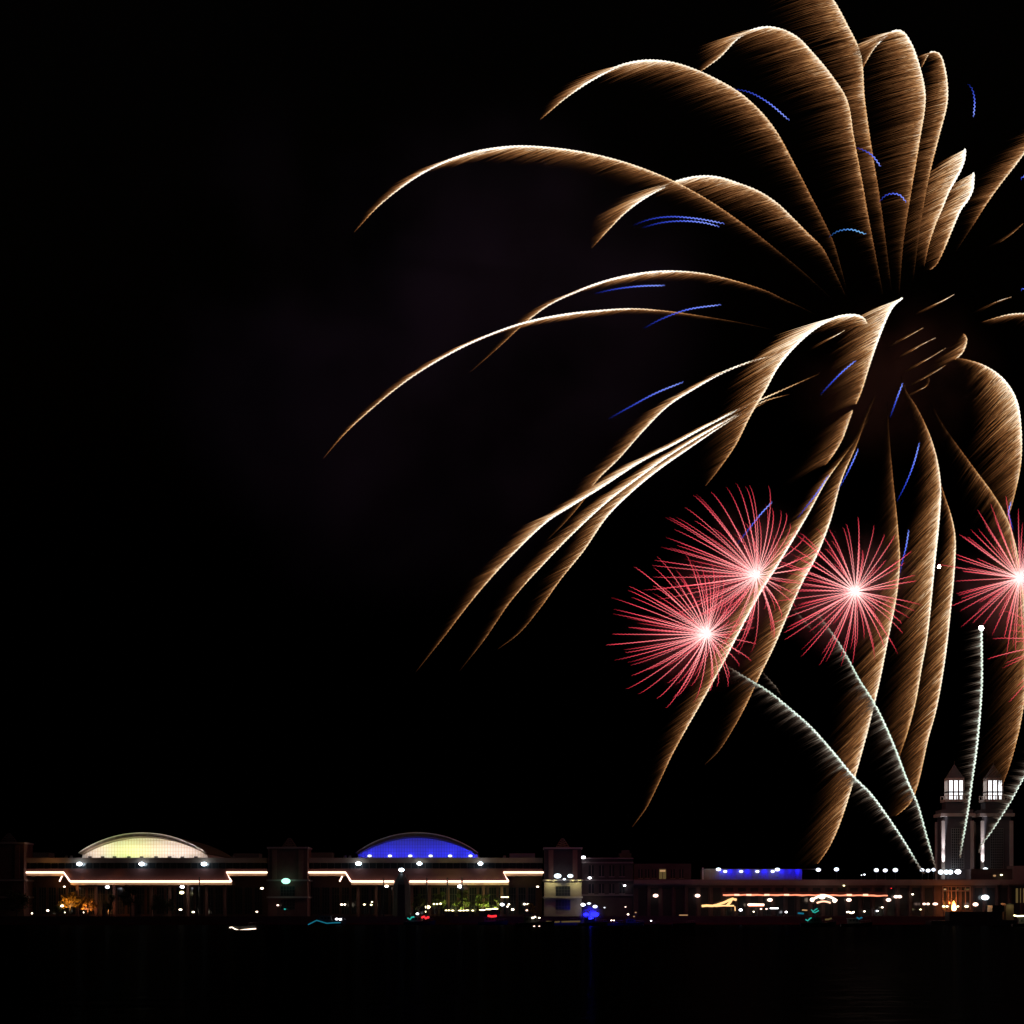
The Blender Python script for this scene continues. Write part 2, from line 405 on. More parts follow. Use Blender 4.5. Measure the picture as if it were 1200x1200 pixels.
# --- terminal building beside the beige tower
Y = 601.
t = thing('terminal_building', 'dim brick terminal block with a small stepped chimney housing on its roof', 'building', (X(712), Y+6, DECK))
MB().box(X(682), X(742), Y, Y+40, DECK, Z(1006, Y)).build('wall', 'arcade_brick', t)
for q, d in ((1006, .4), (1011, .25), (1031.5, .45), (1049, .25)): MB().box(X(682)-.2, X(742)+.2, Y-d, Y+40.2, Z(q+.7, Y), Z(q-.6, Y)+.05).build('ledge', 'arcade_cornice', t)
b = MB(); b.box(X(727, Y), X(741, Y), Y+4, Y+12, Z(1006, Y)+.06, Z(999, Y)); b.box(X(730, Y), X(739, Y), Y+5, Y+11, Z(999, Y)+.003, Z(995.5, Y)); b.build('roof_housing', 'arcade_brick', t)
for q in (690, 702, 714, 726):
    wn = MB().pbox(q, 1036, q+6, 1047, Y-.05, .06).build('window', 'glass_dark', t)
    fr = MB(); fr.pbox(q-.4, 1046.9, q+6.4, 1048, Y-.25, .19); fr.pbox(q+2.7, 1036, q+3.3, 1046.8, Y-.15, .09); fr.build('frame', 'arcade_cornice', wn)
    wn = MB().pbox(q, 1014, q+6, 1027, Y-.05, .06).build('window', 'glass_dark', t)
    fr = MB(); fr.pbox(q-.4, 1027, q+6.4, 1028, Y-.25, .19); fr.pbox(q+2.7, 1014, q+3.3, 1026.9, Y-.15, .09); fr.build('frame', 'arcade_cornice', wn)
floodlight(t, 683.5, 1004.8, 599.5, 'lamp_white', .5)
floodlight(t, 691, 1028.8, 599.5, 'lamp_white', .38)
floodlight(t, 732, 1037.7, 599.5, 'lamp_white', .3)

# --- long low arcade building under the towers
Y = 600.
t = thing('arcade_building', 'long low brick arcade with a pale cornice running under the twin towers', 'building', (X(970), Y+6, DECK))
MB().box(X(742.3), X(1226), Y, Y+60, DECK, Z(1031, Y)).build('wall', 'arcade_brick', t)
b = MB(); b.box(X(742.3), X(1226), Y-.9, Y+60.3, Z(1035.8, Y), Z(1030.8, Y)); b.box(X(742.3), X(1226), Y-.5, Y-.003, Z(1037.5, Y), Z(1035.8, Y)-.003); b.build('cornice', 'arcade_cornice', t)
MB().box(X(744), X(812), Y+6, Y+50, Z(1030.8, Y)+.002, Z(1011.5, Y)).build('upper_storey', 'arcade_brick', t)
wn = MB().pbox(772.5, 1018.5, 780.5, 1030, Y+5.94, .05).build('window', 'lit_window_dim', t)
MB().pbox(773.3, 1019.4, 779.7, 1021.6, Y+5.9, .035).build('ceiling_lamp', 'lit_window_warm', wn)
fr = MB(); fr.pbox(772, 1017.8, 781, 1018.5, Y+5.7, .24); fr.pbox(776.2, 1021.7, 776.8, 1030, Y+5.8, .13); fr.pbox(772, 1030, 781, 1030.6, Y+5.6, .34); fr.build('frame', 'arcade_cornice', wn)
for q in (748, 756, 764, 786, 796):
    wn = MB().pbox(q, 1018.5, q+5, 1029, Y+5.94, .05).build('window', 'glass_dark', t)
    fr = MB(); fr.pbox(q-.4, 1029, q+5.4, 1029.9, Y+5.7, .24); fr.pbox(q+2.2, 1018.5, q+2.7, 1028.9, Y+5.8, .13); fr.build('frame', 'arcade_cornice', wn)
q = 748
while q < 1188:
    if not (1098 < q < 1142):
        MB().pbox(q, 1040.5, q+9, 1073, Y-.04, .05).build('bay_window', 'glass_dark', t)
    MB().pbox(q+10.6, 1037.6, q+13, 1074.9, Y-.35, .34).build('pilaster', 'arcade_brick', t)
    q += 14.6
# entrance bay with its lintels
wn = MB().pbox(1105, 1039, 1137, 1066, Y-.12, .10).build('entrance_glass', 'glass_dark', t)
fr = MB()
for q in (1105, 1111.5, 1115, 1120.5, 1126, 1131.5, 1137): fr.pbox(q-.6, 1039, q+.6, 1066, Y-.3, .17)
for q in (1039, 1044): fr.pbox(1104.5, q-.5, 1137.5, q+.5, Y-.42, .115)
fr.build('entrance_frame', 'arcade_cornice', wn)
for (a, c) in ((1106, 1111), (1120.5, 1124), (1130, 1136)):
    MB().pbox(a, 1041.4, c, 1043.0, Y-.2, .07).build('transom_lamp', 'lit_window_warm' if a == 1106 else 'lit_window_dim', wn)
b = MB()
for (a, c) in ((1190.5, 1193), (1195.5, 1202)): b.pbox(a, 1041, c, 1058, Y-.16, .1)
b.build('lit_doorway', 'lit_window_dim', t)
MB().box(X(1138), X(1186.5), Y+.4, Y+14, Z(1030.8)+.004, Z(1018.4)).build('porch_roof', 'arcade_brick', t)
MB().box(X(1187), X(1224), Y-.3, Y+14, Z(1030.8)+.004, Z(1014.6)).build('corner_block', 'arcade_cornice', t)
floodlight(t, 1173.5, 1025.2, 599., 'lamp_yellow', .3); floodlight(t, 1165.5, 1026.2, 599., 'lit_window_warm', .36)
floodlight(t, 1154.5, 1051.7, 598., 'lamp_star', .95, 2.2)
for q, c in ((768.4, 'lamp_pink'), (817.5, 'lamp_pink'), (902.3, 'lamp_pink'), (994.8, 'lamp_pink'), (1041.2, 'lamp_pink')):
    floodlight(t, q, 1049.6 if q < 900 else 1054.6, 598.2, c, .62, 2.0)
for q in (1050, 1054.3): floodlight(t, q, 1050.8, 598.2, 'lamp_pink', .55, 2.0)
for q, qy, mt, r_ in ((989, 1037.8, 'lamp_yellow', .24), (1044.5, 1041, 'lamp_red', .16), (1069.5, 1048, 'lamp_warm', .26), (1034, 1063.3, 'lamp_warm', .26), (1028, 1067.5, 'lamp_white', .26), (1013, 1068, 'lamp_warm', .26), (733, 1062.8, 'lamp_pink', .2)):
    floodlight(t, q, qy, 598.6, mt, r_, 1.6)

# string of red gold lights along the awning front, with the awning
aw = thing('awning', 'canvas awning edged by one long thin line of red orange lights', 'awning', (X(942), 597.5, DECK))
MB().add([(X(846), 597.2, Z(1049.6)), (X(1038), 597.2, Z(1049.6)), (X(1038), 599.9, Z(1045.2)), (X(846), 599.9, Z(1045.2)),
          (X(846), 597.2, Z(1050.1)), (X(1038), 597.2, Z(1050.1)), (X(1038), 599.9, Z(1045.7)), (X(846), 599.9, Z(1045.7))],
         [(0,1,2,3), (7,6,5,4), (4,5,1,0), (5,6,2,1), (6,7,3,2), (7,4,0,3)]).build('canopy', 'fascia', aw)
pts = [(X(846+192*i/48), 596.9, Z(1048.9+.25*math.sin(i*1.7)+.12*math.sin(i*.6)+.9*(i/48)**3)) for i in range(49)]
MB().tube(pts, [.19+.07*max(0, math.sin(i*.9)) for i in range(49)]).build('light_line', 'neon_red', aw, True)
for q in (862, 876, 897, 920, 962, 993, 1012): MB().tube([(X(q-3), 596.6, Z(1048.8)), (X(q+3), 596.6, Z(1048.8))], .25).build('brighter_lamp', 'neon_red_bright', aw, True)
for q in (850, 890, 930, 970, 1010, 1034): MB().frustum(X(q), 597.6, DECK, .09, Z(1050.1)-.1, .09, 6).build('post', 'metal_dark', aw)

# illuminated shapes on the fairground front
sg = thing('neon_sign', 'swooping golden neon sign shaped like a rising bird', 'neon sign', (X(841), 595, DECK))
for pl, r_ in (([(820.5, 1061.8), (826, 1061.3), (833, 1061.6), (838, 1060.6), (847, 1057.5), (855, 1053.8), (857.5, 1053.1)], .34),
               ([(834, 1061.8), (841, 1059.8), (849, 1056.2), (853, 1054.2)], .26),
               ([(836, 1062.0), (846, 1061.3), (858, 1061.5)], .22), ([(850, 1061.2), (853.5, 1057.5), (856, 1053.6), (861, 1054.6)], .36),
               ([(859, 1062.2), (859.4, 1067.5)], .13)):
    MB().tube([(X(a), 595, Z(b_)) for a, b_ in pl], r_).build('neon_tube', 'sign_gold', sg, True)
MB().box(X(838), X(839), 595.5, 595.8, DECK, Z(1061)).box(X(856), X(857), 595.5, 595.8, DECK, Z(1055)).build('support', 'metal_dark', sg)
sg = thing('neon_sign', 'short straight pink neon bar beside the golden bird sign', 'neon sign', (X(884), 595, DECK))
MB().tube([(X(874), 595, Z(1060.4)), (X(877), 595, Z(1060)), (X(893), 595, Z(1060.4))], .30).build('neon_tube', 'sign_white', sg, True)
MB().tube([(X(875), 595, Z(1062)), (X(893), 595, Z(1061.7))], .13).build('neon_tube', 'neon_red', sg, True)
MB().box(X(883.6), X(884.4), 595.4, 595.7, DECK, Z(1060)).build('support', 'metal_dark', sg)
sg = thing('neon_sign', 'arched pink white neon sign with a knob at each end', 'neon sign', (X(961), 594.6, DECK))
def arch(x0, x1, yb, yt, n=12): return [(X(x0+(x1-x0)*i/n), 594.6, Z(yb-(yb-yt)*math.sin(math.pi*i/n))) for i in range(n+1)]
MB().tube(arch(947, 977.5, 1055.5, 1049.6), .30).build('neon_tube', 'sign_white', sg, True)
MB().tube(arch(954, 970, 1058.2, 1056.4), .24).build('neon_tube', 'neon_red_bright', sg, True)
MB().ball((X(960), 594.4, Z(1051.5)), .95, .3, .6).build('lamp_knob', 'sign_white', sg, True)
for q, qy in ((948.5, 1054.5), (974.5, 1055.5)): MB().ball((X(q), 594.4, Z(qy)), .66, .3, .62).build('lamp_knob', 'sign_white', sg, True)
MB().box(X(951), X(951.6), 595, 595.3, DECK, Z(1055)).box(X(971), X(971.6), 595, 595.3, DECK, Z(1055)).build('support', 'metal_dark', sg)

# --- rooftop pavilion washed blue
Y = 604.
t = thing('rooftop_pavilion', 'low white rooftop pavilion washed in deep blue light', 'pavilion', (X(880), Y+3, Z(1030.8)))
MB().box(X(823.5, Y), X(843, Y), Y, Y+8, Z(1030.8)+.01, Z(1018.6, Y)).build('end_panel', 'parapet', t)
MB().box(X(843, Y)+.002, X(940, Y), Y, Y+8, Z(1030.8)+.01, Z(1018.6, Y)).build('wall', 'metal_grey', t)
b = MB(); b.box(X(822.6, Y), X(824.4, Y), Y-.5, Y-.01, Z(1030.8)+.02, Z(1016.8, Y)); b.build('corner_post', 'white_panel', t)
b = MB()
for i in range(19): q = 826+6.2*i; b.pbox(q-.3, 1018.8, q+.3, 1030.5, Y-.12, .11)
b.build('wall_seam', 'metal_grey', t)
MB().box(X(822, Y), X(962, Y), Y-.8, Y-.6, Z(1018.9, Y), Z(1018.3, Y)).build('light_rail', 'metal_grey', t)
for i, q in enumerate((849.8, 868.5, 887.5, 905.5)):
    f = floodlight(t, q, 1021.2, 602.3, 'lamp_bluewhite', .5, 1.6)
for q in (846, 856, 866, 876, 886, 896, 906, 916, 926, 935):
    spot('blue_beam', (X(q, Y), Y-1.5, Z(1020.3, Y)), (X(q, Y), Y+.2, Z(1024.5, Y)), 170 if q % 20 < 10 else 330, (.006, .007, 1.), 130, .8, t, .2)
floodlight(t, 842, 1018.8, 602.5, 'lamp_bluewhite', .62); floodlight(t, 911, 1019, 602.5, 'lamp_bluewhite', .62)
area('rail_lamp', (X(832), 602., Z(1019)), (X(834), 604, Z(1024)), 6, (1, .95, .9), 2, .3, t)

# --- the two towers
def twin_tower(label, ox):
    Y = 608.; kk = k(Y)
    A = lambda q: X(q+ox, Y)
    cx = A(1121.6); cy = Y + 15*kk
    t = thing('beacon_tower', label, 'tower', (cx, cy, Z(1030.8)), 'pair of square towers with lit lanterns')
    def sq(b, px0, px1, y0, y1):
        h0 = (px1-px0)/2*kk*.87; b.box(cx-h0, cx+h0, cy-h0, cy+h0, Z(y1, Y), Z(y0, Y))
    hs = 17*kk
    b = MB(); sq(b, 1100, 1139, 957, 1030.5); b.build('shaft', 'tower_stone', t)
    # corner piers stand proud of the shaft
    for sx in (-1, 1):
        for sy in (-1, 1):
            MB().box(cx+sx*hs-.5, cx+sx*hs+.5, cy+sy*hs-.5, cy+sy*hs+.5, Z(1030.4, Y), Z(962, Y)).build('corner_pier', 'stone', t)
    g = MB(); g.box(cx-7.3*kk, cx+7.3*kk, cy-hs-.16, cy-hs-.004, Z(1018, Y), Z(971, Y)); wn = g.build('window', 'glass_dark', t)
    g = MB()
    for i in range(7): xx = cx-7.3*kk+14.6*kk*i/6; g.box(xx-.07, xx+.07, cy-hs-.26, cy-hs-.162, Z(1018, Y), Z(971, Y))
    for i in range(17): zz = Z(1018, Y)+47*kk*i/16; g.box(cx-7.5*kk, cx+7.5*kk, cy-hs-.34, cy-hs-.262, zz-.07, zz+.07)
    g.build('glazing_bars', 'metal_grey', wn)
    b = MB(); sq(b, 1096.2, 1143, 953.3, 956.9); b.build('cornice', 'stone', t)
    b = MB(); sq(b, 1098.5, 1140.7, 948.8, 953.25); b.build('upper_cornice', 'tower_stone', t)
    b = MB(); sq(b, 1105.5, 1133.5, 939.6, 948.75); b.build('drum', 'tower_stone', t)
    b = MB(); sq(b, 1103.5, 1135.5, 936.6, 939.55)
    b.build('balcony', 'stone', t)
    # lantern: lit glass core between posts, under the eaves
    b = MB(); sq(b, 1110.3, 1128.9, 914.2, 936.5); ln = b.build('lantern_glass', 'lit_window', t)
    hl = 8.9*kk
    pb = MB()
    for i in range(4):
        o_ = -hl + 2*hl*i/3
        for s in (-1, 1):
            pb.box(cx+o_-.22, cx+o_+.22, cy+s*hl-.2, cy+s*hl+.2, Z(936.5, Y)+.004, Z(914.2, Y)-.004)
            if 0 < i < 3: pb.box(cx+s*hl-.2, cx+s*hl+.2, cy+o_-.22, cy+o_+.22, Z(936.5, Y)+.004, Z(914.2, Y)-.004)
    for i in range(3):
        o_ = -hl*2/3 + hl*2/3*i
        pb.box(cx+o_-.06, cx+o_+.06, cy-hl-.1, cy-hl+.12, Z(936.4, Y), Z(914.3, Y))
    pb.build('lantern_post', 'stone', t)
    rl = MB()
    for s in (-1, 1):
        rl.box(cx-hl-.3, cx+hl+.3, cy+s*(hl+.32)-.08, cy+s*(hl+.32)+.08, Z(928.6, Y), Z(927, Y))
        rl.box(cx+s*(hl+.32)-.08, cx+s*(hl+.32)+.08, cy-hl-.2, cy+hl+.2, Z(928.6, Y), Z(927, Y))
    rl.build('lantern_rail', 'tower_stone', t)
    b = MB()
    for i in range(9):
        o_ = -13.4*kk+26.8*kk*i/8
        for s in (-1, 1): b.frustum(cx+o_, cy+s*13.3*kk, Z(936.5, Y), .13, Z(932.5, Y), .11, 6)
    for s in (-1, 1): b.box(cx-13.7*kk, cx+13.7*kk, cy+s*13.3*kk-.12, cy+s*13.3*kk+.12, Z(932.5, Y), Z(931.7, Y))
    b.build('balustrade', 'stone', t)
    b = MB(); sq(b, 1108.5, 1130.7, 911.2, 914.1); b.build('eaves', 'stone', t)
    b = MB(); b.frustum(cx, cy, Z(911.1, Y), 9.3*kk*1.414, Z(895, Y), .12, 4, math.pi/4); rf = b.build('roof', 'tower_stone', t)
    b = MB(); b.frustum(cx, cy, Z(895, Y), .12, Z(890.5, Y), .03, 6); b.build('finial', 'metal_dark', rf)
    # base floodlights and the beams they throw up the corner pier
    fx, fy = cx-hs, cy-hs-1.9
    for d in (-5.6, .8, 5.6) if ox == 0 else (-2.8, 2.8, .4):
        p = (fx+d*kk+.3, fy-.4, Z(1022.2 if d != .4 else 1019.6, Y))
        f = MB().frustum(p[0], p[1]+.5, Z(1030.6), .12, p[2]-.4, .12, 6).build('floodlight', 'metal_dark', t)
        MB().ball(p, .80, .4, .70).build('bulb', 'lamp_star', f, True)
    spot('pier_beam', (fx+.2, fy+.15, Z(1018.5, Y)), (fx+.05, cy-hs-.75, Z(985, Y)), 36000, (.92, .90, 1), 13, .9, t, .1)
    spot('pier_beam', (fx+.2, fy+.35, Z(1018.5, Y)), (fx, cy-hs-.75, Z(1008, Y)), 9000, (.92, .90, 1), 22, .9, t, .1)
    return t
twin_tower('square beacon tower with a lit lantern, nearer the open water of the pair', 0)
twin_tower('square beacon tower with a lit lantern, rightmost of the pair', 46)

# ================================================================== LAMPS
def lamp_post(px, py, mat, r, label, Y=594., base=None, group='globe lamps along the promenade', wide=1., name='promenade_lamp'):
    p = P(px, py, Y); zb = DECK if base is None else base
    t = thing(name, label, 'lamp', (p.x, p.y, zb), group)
    b = MB(); b.frustum(p.x, p.y, zb, .22, zb+.18, .2, 8); b.frustum(p.x, p.y, zb+.18, .09, max(zb+.3, p.z-r*.7), .06, 6)
    b.build('post', 'metal_dark', t)
    MB().ball(p, r*wide, r*.9, r*.82).build('globe', mat, t, True)
    return t
PL = [
 (56, 1067, 'lamp_warm', .34, 'small white globe lamp low before the amber trees, outer side'),
 (72.6, 1061.6, 'lamp_warm', .42, 'white globe lamp against the amber trees'),
 (37.5, 1070.4, 'lamp_warm', .24, 'tiny dim globe lamp nearest the outer end of the pier'),
 (301, 1068.5, 'lamp_pink', .34, 'low pinkish globe lamp before the inner end of the cream lit hall'),
 (325.6, 1060.8, 'lamp_pink', .32, 'pinkish globe lamp below the green white floodlight'),
 (333.8, 1065.4, 'lamp_cyan', .28, 'dim greenish globe lamp below the green white floodlight'),
 (400.3, 1060, 'lamp_warm', .32, 'warm globe lamp at the blue lit hall, outer of a close pair'),
 (404, 1060, 'lamp_warm', .28, 'warm globe lamp at the blue lit hall, inner of a close pair'),
 (211.5, 1066, 'lamp_warm', .30, 'wide flat white lamp under the cream lit hall'),
 (226.5, 1068.8, 'lamp_warm', .27, 'wide flat white lamp, lower one under the cream lit hall'),
 (427, 1060, 'lamp_yellow', .30, 'yellowish globe lamp standing alone before the blue lit hall'),
 (435, 1060.3, 'lamp_yellow', .30, 'yellowish globe lamp under a small amber one before the blue hall'),
 (436, 1057, 'lamp_yellow', .22, 'small amber lamp above a yellowish globe before the blue lit hall'),
 (472.5, 1059.5, 'lamp_yellow', .32, 'warm globe lamp at the foot of the dark pylon, outer of two'),
 (476.5, 1059.5, 'lamp_yellow', .28, 'warm globe lamp at the foot of the dark pylon, inner of two'),
 (501.2, 1063, 'lamp_yellow', .66, 'large yellow white globe lamp beside the green trees'),
 (499.5, 1068.4, 'lamp_yellow', .30, 'small yellow lamp just below the large yellow white globe'),
 (489, 1071, 'lamp_white', .30, 'small white lamp at the deck edge near the green navigation light'),
 (508.6, 1059.4, 'lamp_yellow', .28, 'first of three yellow lamps in a row before the green trees'),
 (512.3, 1059.4, 'lamp_yellow', .26, 'middle of three yellow lamps in a row before the green trees'),
 (516.3, 1059, 'lamp_yellow', .30, 'last of three yellow lamps in a row before the green trees'),
 (588.5, 1060, 'lamp_white', .52, 'bright white lamp at the end of the lit planting'),
 (596.4, 1059.8, 'lamp_warm', .26, 'small warm lamp just past the bright white lamp, upper'),
 (594.6, 1062.4, 'lamp_warm', .24, 'small warm lamp just past the bright white lamp, lower'),
 (600.8, 1065.8, 'lamp_warm', .36, 'low warm globe lamp under the inner wing of the blue lit hall'),
 (614.6, 1059.5, 'lamp_warm', .32, 'warm lamp under the inner wing of the blue lit hall, upper pair outer'),
 (618.6, 1059.5, 'lamp_warm', .28, 'warm lamp under the inner wing of the blue lit hall, upper pair inner'),
 (617.5, 1066.8, 'lamp_pink', .32, 'pinkish lamp below the upper pair by the beige tower'),
 (683.3, 1060.2, 'lamp_white', .55, 'bright white globe lamp over the blue lit police launch, outermost'),
 (690.2, 1058.8, 'lamp_bluewhite', .38, 'flat bluish white lamp, highest over the police launch'),
 (697.3, 1062.4, 'lamp_bluewhite', .62, 'large bluish white globe lamp over the police launch'),
 (708.4, 1063.6, 'lamp_bluewhite', .22, 'small dim lamp inward of the police launch'),
 (868, 1066.3, 'lamp_white', .42, 'white globe lamp between the bird sign and the pink bar'),
 (883.2, 1068.4, 'lamp_warm', .2, 'tiny warm lamp under the pink neon bar'),
 (891.8, 1065.2, 'lamp_pink', .3, 'pinkish lamp at the inner end of the pink neon bar'),
 (898.2, 1065.2, 'lamp_pink', .28, 'pinkish lamp just past the pink neon bar'),
 (921.3, 1068.8, 'lamp_white', .32, 'small white lamp low before the arched neon sign'),
 (1083, 1059.3, 'lamp_pink', .42, 'peach lamp nearest the awning in the row by the flame'),
 (1087.6, 1059.3, 'lamp_pink', .42, 'peach lamp second from the awning in the row by the flame'),
 (1096, 1059.3, 'lamp_pink', .5, 'broad peach lamp third from the awning by the flame'),
 (1105.8, 1062.2, 'lamp_yellow', .36, 'low orange lamp close to the flame, first of two'),
 (1109.8, 1062.2, 'lamp_yellow', .36, 'low orange lamp close to the flame, second of two'),
 (1122.5, 1062.2, 'lamp_yellow', .32, 'low orange lamp just past the flame'),
 (1132.7, 1062.2, 'lamp_yellow', .40, 'yellow lamp between the flame and the broad pink lamp'),
 (1143.2, 1059.8, 'lamp_pink', .72, 'large blocky pink white lamp below the entrance bay'),
 (1078.8, 1065.8, 'lamp_yellow', .24, 'tiny yellow lamp low before the arcade by the peach lamps'),
]
for px, py, mt, r_, lb in PL:
    wd = 1.7 if 'flat' in lb or 'broad' in lb else 1.25
    lamp_post(px, py, mt, r_*.92, lb, wide=wd)
TER = Z(1030.8)+.01
for px, py, r_, lb in [
 (959, 1019.3, .66, 'white terrace lamp at the end of the blue pavilion rail'),
 (980.2, 1018.8, .66, 'white terrace lamp standing alone past the blue pavilion'),
 (1027, 1019.7, .64, 'first white lamp of the terrace trio after the gap'),
 (1037.4, 1020, .64, 'middle white lamp of the terrace trio after the gap'),
 (1049.3, 1019.6, .70, 'last white lamp of the terrace trio after the gap'),
 (1080.6, 1019.5, .60, 'first white lamp of the trio where the silver comets start'),
 (1087.6, 1020.2, .62, 'middle white lamp of the trio where the silver comets start'),
 (1094, 1019.2, .58, 'last white lamp of the trio where the silver comets start'),
 (1122.5, 1021.6, .80, 'large white lamp between the two beacon towers'),
 (1013, 1024.9, .32, 'small white lamp low on the terrace before the last trio but one'),
 (1009.6, 1025.6, .2, 'tiny white lamp beside the small low terrace lamp')]:
    lamp_post(px, py, 'lamp_bluewhite' if r_ < .79 else 'lamp_white', r_, lb, 601.5, TER, 'white lamps on the terrace roof', 1.1, 'terrace_lamp')
# flat strip lamps
for (a, c, py, mt, lb) in ((587, 596, 1051.3, 'lamp_yellow', 'thin warm strip lamp under the inner fascia step of the blue lit hall'),
                           (902.5, 912, 1064.4, 'lamp_white', 'thin white strip lamp past the pink neon bar')):
    t = thing('strip_lamp', lb, 'lamp', (X((a+c)/2, 596), 596, DECK))
    MB().tube([P(a, py, 596), P(c, py, 596)], .13).build('tube', mt, t, True)
    b = MB(); b.box(X(a, 596), X(c, 596), 596.15, 596.35, Z(py, 596)-.06, Z(py, 596)+.1)
    for q in (a+1, c-1): b.frustum(X(q, 596), 596.3, DECK, .07, Z(py, 596)-.061, .07, 6)
    b.build('housing', 'metal_dark', t)

# gas flame torch
t = thing('gas_torch', 'tall orange gas flame burning in a low bowl before the entrance bay', 'torch', (X(1117.5, 593), 593, DECK))
c = P(1117.5, 1067.3, 593)
MB().frustum(c.x, c.y, DECK, .5, c.z-.35, .3, 10).frustum(c.x, c.y, c.z-.349, .45, c.z, .95, 12).build('bowl', 'metal_dark', t)
fl = MB(); fl.tube([c+Vector((dx, 0, dz)) for dx, dz in ((0, 0), (.05, .5), (-.05, 1.1), (.08, 1.7), (0, 2.3), (.05, 2.9))], [.45, .62, .60, .55, .40, .06], 9)
fl.build('flame', 'flame', t, True)
MB().tube([c+Vector((dx, -.7, dz)) for dx, dz in ((0, .1), (.03, .6), (-.02, 1.4), (.02, 2.)) ], [.42, .58, .46, .06], 8).build('flame_core', 'flame_core', t, True)

fl_ = bpy.data.lights.new('flame_light', 'POINT'); fl_.energy = 900; fl_.color = (1, .22, .04); fl_.shadow_soft_size = .3
flo = bpy.data.objects.new('flame_light', fl_); COL.objects.link(flo); flo.parent = t; flo.location = P(1117.5, 1058, 596.6)-parent_loc(t)

# dark pylon before the blue lit hall, one bluish floodlight near its head
t = thing('pylon', 'dark tapered pylon with one starry bluish floodlight before the blue lit hall', 'pylon', (X(470.5, 592), 592, DECK))
c = X(470.8, 592)
MB().frustum(c, 592, DECK, 2.9, Z(1037, 592), 2.5, 8, math.pi/8).frustum(c, 592, Z(1037, 592)+.002, 2.5, Z(1024, 592), .9, 8, math.pi/8).build('shaft', 'metal_dark', t)
floodlight(t, 470.4, 1019.4, 591, 'lamp_cool', .62, 1.2)
MB().frustum(c, 592, Z(1024, 592)+.002, .3, Z(1020.5, 592), .25, 6).build('head', 'metal_dark', t)

# thin dark flagpoles that cross the neon line
for q, h0, lb in ((233.7, 1029, 'thin dark mast crossing the neon line of the cream lit hall'), (449.5, 1031, 'thin dark mast nearest the pylon on its outer side'),
                  (500.2, 1030, 'thin dark mast nearest the pylon on its inner side'), (524.3, 1030, 'thin dark mast between two others before the blue lit hall'), (541.5, 1029, 'thin dark mast farthest inward before the blue lit hall')):
    t = thing('mast', lb, 'mast', (X(q, 593), 593, DECK), 'thin masts before the halls')
    MB().frustum(X(q, 593), 593, DECK, .24, Z(h0, 593), .16, 6).build('pole', 'metal_dark', t)
    MB().ball((X(q, 593), 593, Z(h0, 593)+.16), .22).build('cap', 'metal_dark', t, True)

# ================================================================== TREES
def tree(px, base_py, top_py, width, Y, mat, label, seed, n=1500, lean=0., group='trees along the promenade'):
    r = np.random.default_rng(seed)
    x0, zt = X(px, Y), Z(top_py, Y); H = zt-DECK; wd = width*k(Y)/2
    t = thing('tree', label, 'tree', (x0, Y, DECK), group)
    b = MB(); hub = Vector((x0+lean*.4, Y, DECK+H*.38))
    b.tube([(x0, Y, DECK-.1), (x0+lean*.2, Y+.05, DECK+H*.2), hub], [.26, .2, .16], 7)
    clumps = []
    for i in range(15):
        a = r.uniform(0, 2*math.pi); rad = wd*math.sqrt(r.uniform(.05, 1))*.8; u = r.uniform(.36, .92)
        shrink = 1-.55*max(0, (u-.6)/.4)
        c = Vector((x0+lean*u+rad*math.cos(a)*shrink, Y+rad*math.sin(a)*shrink, DECK+H*u))
        clumps.append((c, r.uniform(.24, .42)*wd)); mid = hub.lerp(c, .5)+Vector((0, 0, -.25))
        b.tube([hub, mid, c], [.12, .07, .02], 5)
    b.build('trunk', 'bark', t)
    V = np.empty((n*4, 3)); 
    for i in range(n):
        c, rr = clumps[r.integers(len(clumps))]
        d = r.normal(size=3); d /= np.linalg.norm(d); p = np.array(c)+d*rr*r.uniform(.25, 1.15)*np.array([1, 1, .8])
        a = r.normal(size=3); a /= np.linalg.norm(a); q = np.cross(a, r.normal(size=3)); q /= np.linalg.norm(q)
        l, s_ = r.uniform(.16, .34), r.uniform(.09, .18)
        V[i*4:i*4+4] = [p-a*l, p+q*s_, p+a*l, p-q*s_]
    m = MB(); m.v = [tuple(v) for v in V]; m.f = [(4*i, 4*i+1, 4*i+2, 4*i+3) for i in range(n)]
    m.build('crown', mat, t)
    return t
ORANGE = (1, .46, .10)
